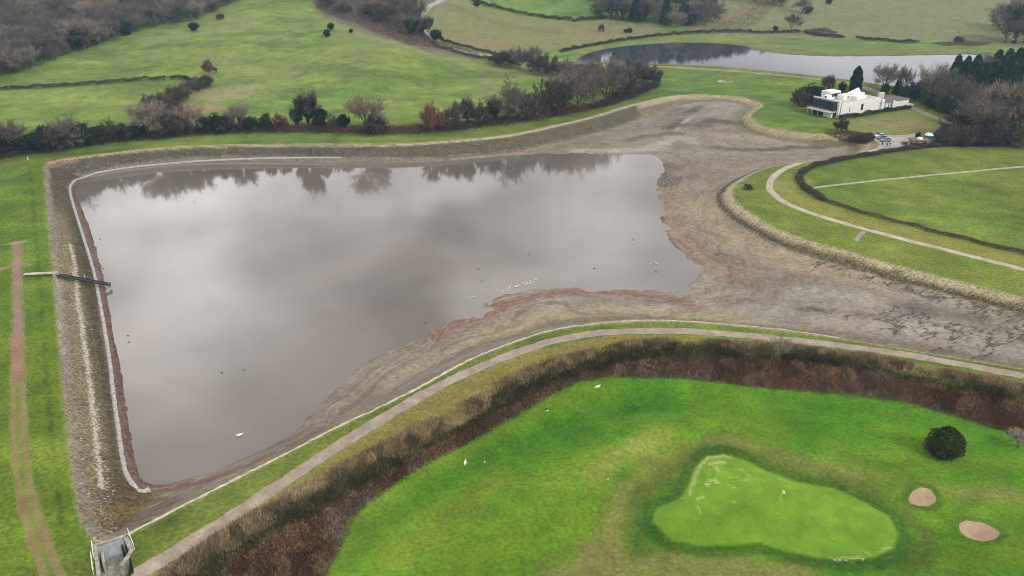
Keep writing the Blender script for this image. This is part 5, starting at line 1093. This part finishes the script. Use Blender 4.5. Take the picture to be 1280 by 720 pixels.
person((1108.8,183.6), R(20), navy, jean, 'person in navy jacket between pale coat and rightmost person', .05, .2); person((1112,183.4), R(190), blk, blk, 'person in all black, rightmost of the standing group', .15, .05)

# birds
M_bird = simple('white_plumage', (.80,.78,.74), .8, .05, 9); M_bill = simple('bill', (.5,.25,.05))
def bird_mesh(name, s, dark=False):
    b = MB(); b.ball((0, 0, .10 * s), (.26 * s, .12 * s, .10 * s), 12); b.ball((.26 * s, 0, .24 * s), (.075 * s, .06 * s, .06 * s), 10); b.bar((.18 * s, 0, .12 * s), (.25 * s, 0, .24 * s), .045 * s, 8)
    b.cyl((.36 * s, 0, .235 * s), .02 * s, .09 * s, .004 * s, 6, Matrix.Rotation(R(90), 4, 'Y')); b.cyl((-.31 * s, 0, .12 * s), .075 * s, .2 * s, .02 * s, 6, Matrix.Rotation(R(-90), 4, 'Y')); b.ball((-.02 * s, .08 * s, .14 * s), (.2 * s, .05 * s, .07 * s), 8); b.ball((-.02 * s, -.08 * s, .14 * s), (.2 * s, .05 * s, .07 * s), 8)
    o = b.done(name, M_black if dark else M_bird, None, 0, True); me = o.data; bpy.data.objects.remove(o); return me
gull, coot, swan = bird_mesh('gull', .8), bird_mesh('coot', .75, True), bird_mesh('swan', 1.9)
def bird(px, me, name, label, cat, group=None, z=None):
    g = proj([px], -5)[0] if z is None else ground([px])[0]; o = bpy.data.objects.new(name, me); COL.objects.link(o); o.location = (g[0], g[1], -4.99 if z is None else gz(*g)); o.rotation_euler = (0, 0, rng.uniform(0, 6.28)); tag(o, label, cat, group); return o
for i in range(26):
    t = rng.uniform(0, 1) ** .8; px = (625 + t * 42 + rng.normal(0, 3), 365 - t * 13 + rng.normal(0, 1.3)); bird(px, gull, 'gull', 'white gull in the flock on the shallows off the near shore', 'gull', 'white gulls off the near shore')
for px in [(588,372),(583,373),(592,371),(714,348),(715,351),(670,350),(668,348),(646,358)]: bird(px, gull, 'gull', 'white gull floating a little apart from the shore flock', 'gull', 'white gulls apart from the flock')
for px in [(816,327),(819,328),(821,330),(813,330),(787,318),(792,304),(806,297),(796,252),(794,268),(660,313),(662,309)]: bird(px, gull, 'gull', 'white gull on the right hand part of the water', 'gull', 'white gulls on the right part of the water')
for px in [(598,336),(602,352),(661,318),(791,300),(743,336),(277,466),(305,463),(161,428),(129,336),(125,299),(532,404),(820,340),(160,420),(243,253)]: bird(px, coot, 'coot', 'small dark waterbird far out on the water', 'waterbird', 'dark waterbirds on the water')
bird((299.5,545), swan, 'swan', 'large white bird alone on the near corner of the water', 'swan')
bird((747,484.5), swan, 'white_bird', 'white bird resting on the top ridge of the golf grass', 'bird', z=1); bird((581.5,579.5), swan, 'white_bird', 'white bird low on the left golf slope', 'bird', z=1)
bird((684,514), gull, 'white_bird', 'small white bird beside a dark one on the golf ridge', 'bird', z=1); bird((682.8,511.5), coot, 'dark_bird', 'small dark bird beside the white one on the golf ridge', 'bird', z=1)
bird((606,578), gull, 'white_bird', 'small white bird right of the larger one on the golf slope', 'bird', z=1); bird((603,561), coot, 'dark_bird', 'small dark bird alone on the golf slope', 'bird', z=1); bird((760,600), gull, 'white_bird', 'small white bird in the middle of the golf grass', 'bird', z=1)

# ------------------------------------------------------------------ air, light, sky
HAZE = 0.00016
if HAZE:
    bm = bmesh.new(); bmesh.ops.create_cube(bm, size=1, matrix=Matrix.Translation((0, 3000, 75)) @ Matrix.Diagonal((26000, 32000, 190, 1))); me = bpy.data.meshes.new('haze'); bm.to_mesh(me); bm.free()
    m = bpy.data.materials.new('haze'); m.use_nodes = True; nt = m.node_tree; nt.nodes.clear(); out = nt.nodes.new('ShaderNodeOutputMaterial'); pv = nt.nodes.new('ShaderNodeVolumePrincipled')
    pv.inputs['Color'].default_value = (.50,.74,1,1); pv.inputs['Density'].default_value = HAZE; pv.inputs['Anisotropy'].default_value = .2; nt.links.new(pv.outputs[0], out.inputs['Volume'])
    tag(link('haze', me, m), 'thin bluish air over the valley', None, None, 'stuff')
SUN_EL, SUN_AZ = R(38), R(128)   # azimuth clockwise from +Y
sl = bpy.data.lights.new('sun', 'SUN'); sl.energy = 1.5; sl.angle = R(11); sl.color = (1, .965, .915); so = bpy.data.objects.new('sun', sl); COL.objects.link(so)
dirv = Vector((math.sin(SUN_AZ) * math.cos(SUN_EL), math.cos(SUN_AZ) * math.cos(SUN_EL), math.sin(SUN_EL))); so.rotation_euler = dirv.to_track_quat('Z', 'Y').to_euler()
w = bpy.data.worlds.new('World'); scene.world = w; w.use_nodes = True; nt = w.node_tree; bg = nt.nodes['Background']
sk = nt.nodes.new('ShaderNodeTexSky'); sk.sky_type = 'NISHITA'; sk.sun_disc = False; sk.sun_elevation = SUN_EL; sk.sun_rotation = SUN_AZ; sk.dust_density = 2
tc = nt.nodes.new('ShaderNodeTexCoord'); sx = nt.nodes.new('ShaderNodeSeparateXYZ'); nt.links.new(tc.outputs['Generated'], sx.inputs[0])
zz = math_(nt, 'MAXIMUM', sx.outputs[2], .04); zz = math_(nt, 'ADD', zz, .12)
cx = math_(nt, 'DIVIDE', sx.outputs[0], zz); cy = math_(nt, 'DIVIDE', sx.outputs[1], zz); cb = nt.nodes.new('ShaderNodeCombineXYZ'); nt.links.new(cx, cb.inputs[0]); nt.links.new(cy, cb.inputs[1])
cf = noise(nt, .9, 5, .5, cb.outputs[0], .25); v1 = mrange(nt, cf, .38, .62, 5.4, 11.6)
for (pu, pv_), rad, k in [((235,300), 10, .60), ((330,262), 8, .45), ((620,235), 9, .42), ((160,380), 6, .25), ((820,300), 6, .25), ((300,450), 8, .2), ((440,335), 6, -.45), ((560,330), 5, -.3), ((170,570), 8, -.1), ((420,470), 7, -.2), ((640,330), 5, -.25), ((480,262), 4, -.2)]:
    # thinner and thicker places in the cloud cover, by compass direction
    d_ = ray([(pu, pv_)])[0]; d_[2] = -d_[2]; d_ /= np.linalg.norm(d_); dt = nt.nodes.new('ShaderNodeVectorMath'); dt.operation = 'DOT_PRODUCT'; nt.links.new(tc.outputs['Generated'], dt.inputs[0]); dt.inputs[1].default_value = tuple(d_)
    g_ = nt.nodes.new('ShaderNodeMapRange'); g_.interpolation_type = 'SMOOTHERSTEP'; nt.links.new(math_(nt, 'ADD', dt.outputs['Value'], mrange(nt, noise(nt, 3.5, 4, .55, cb.outputs[0], .3), .3, .7, -.008, .008)), g_.inputs[0])
    for i_, v_ in enumerate((math.cos(R(rad * 1.6)), 1.0, 0, k)): g_.inputs[i_ + 1].default_value = v_
    v1 = math_(nt, 'MULTIPLY', v1, math_(nt, 'ADD', g_.outputs[0], 1.0))
cc = nt.nodes.new('ShaderNodeCombineXYZ')
for i, k in enumerate((1.035, 1.0, .985)): nt.links.new(math_(nt, 'MULTIPLY', v1, k), cc.inputs[i])
cov = mrange(nt, noise(nt, .5, 4, .5, cb.outputs[0]), .3, .6, .80, .98)
nt.links.new(mixcol(nt, cov, sk.outputs[0], cc.outputs[0]), bg.inputs['Color']); bg.inputs['Strength'].default_value = .10
scene.view_settings.view_transform = 'Standard'; scene.view_settings.look = 'None'; scene.view_settings.exposure = .33; scene.view_settings.gamma = 1
scene.cycles.filter_width = .95; scene.cycles.max_bounces = 6; scene.cycles.volume_bounces = 0; scene.cycles.use_denoising = True; scene.cycles.transparent_max_bounces = 4
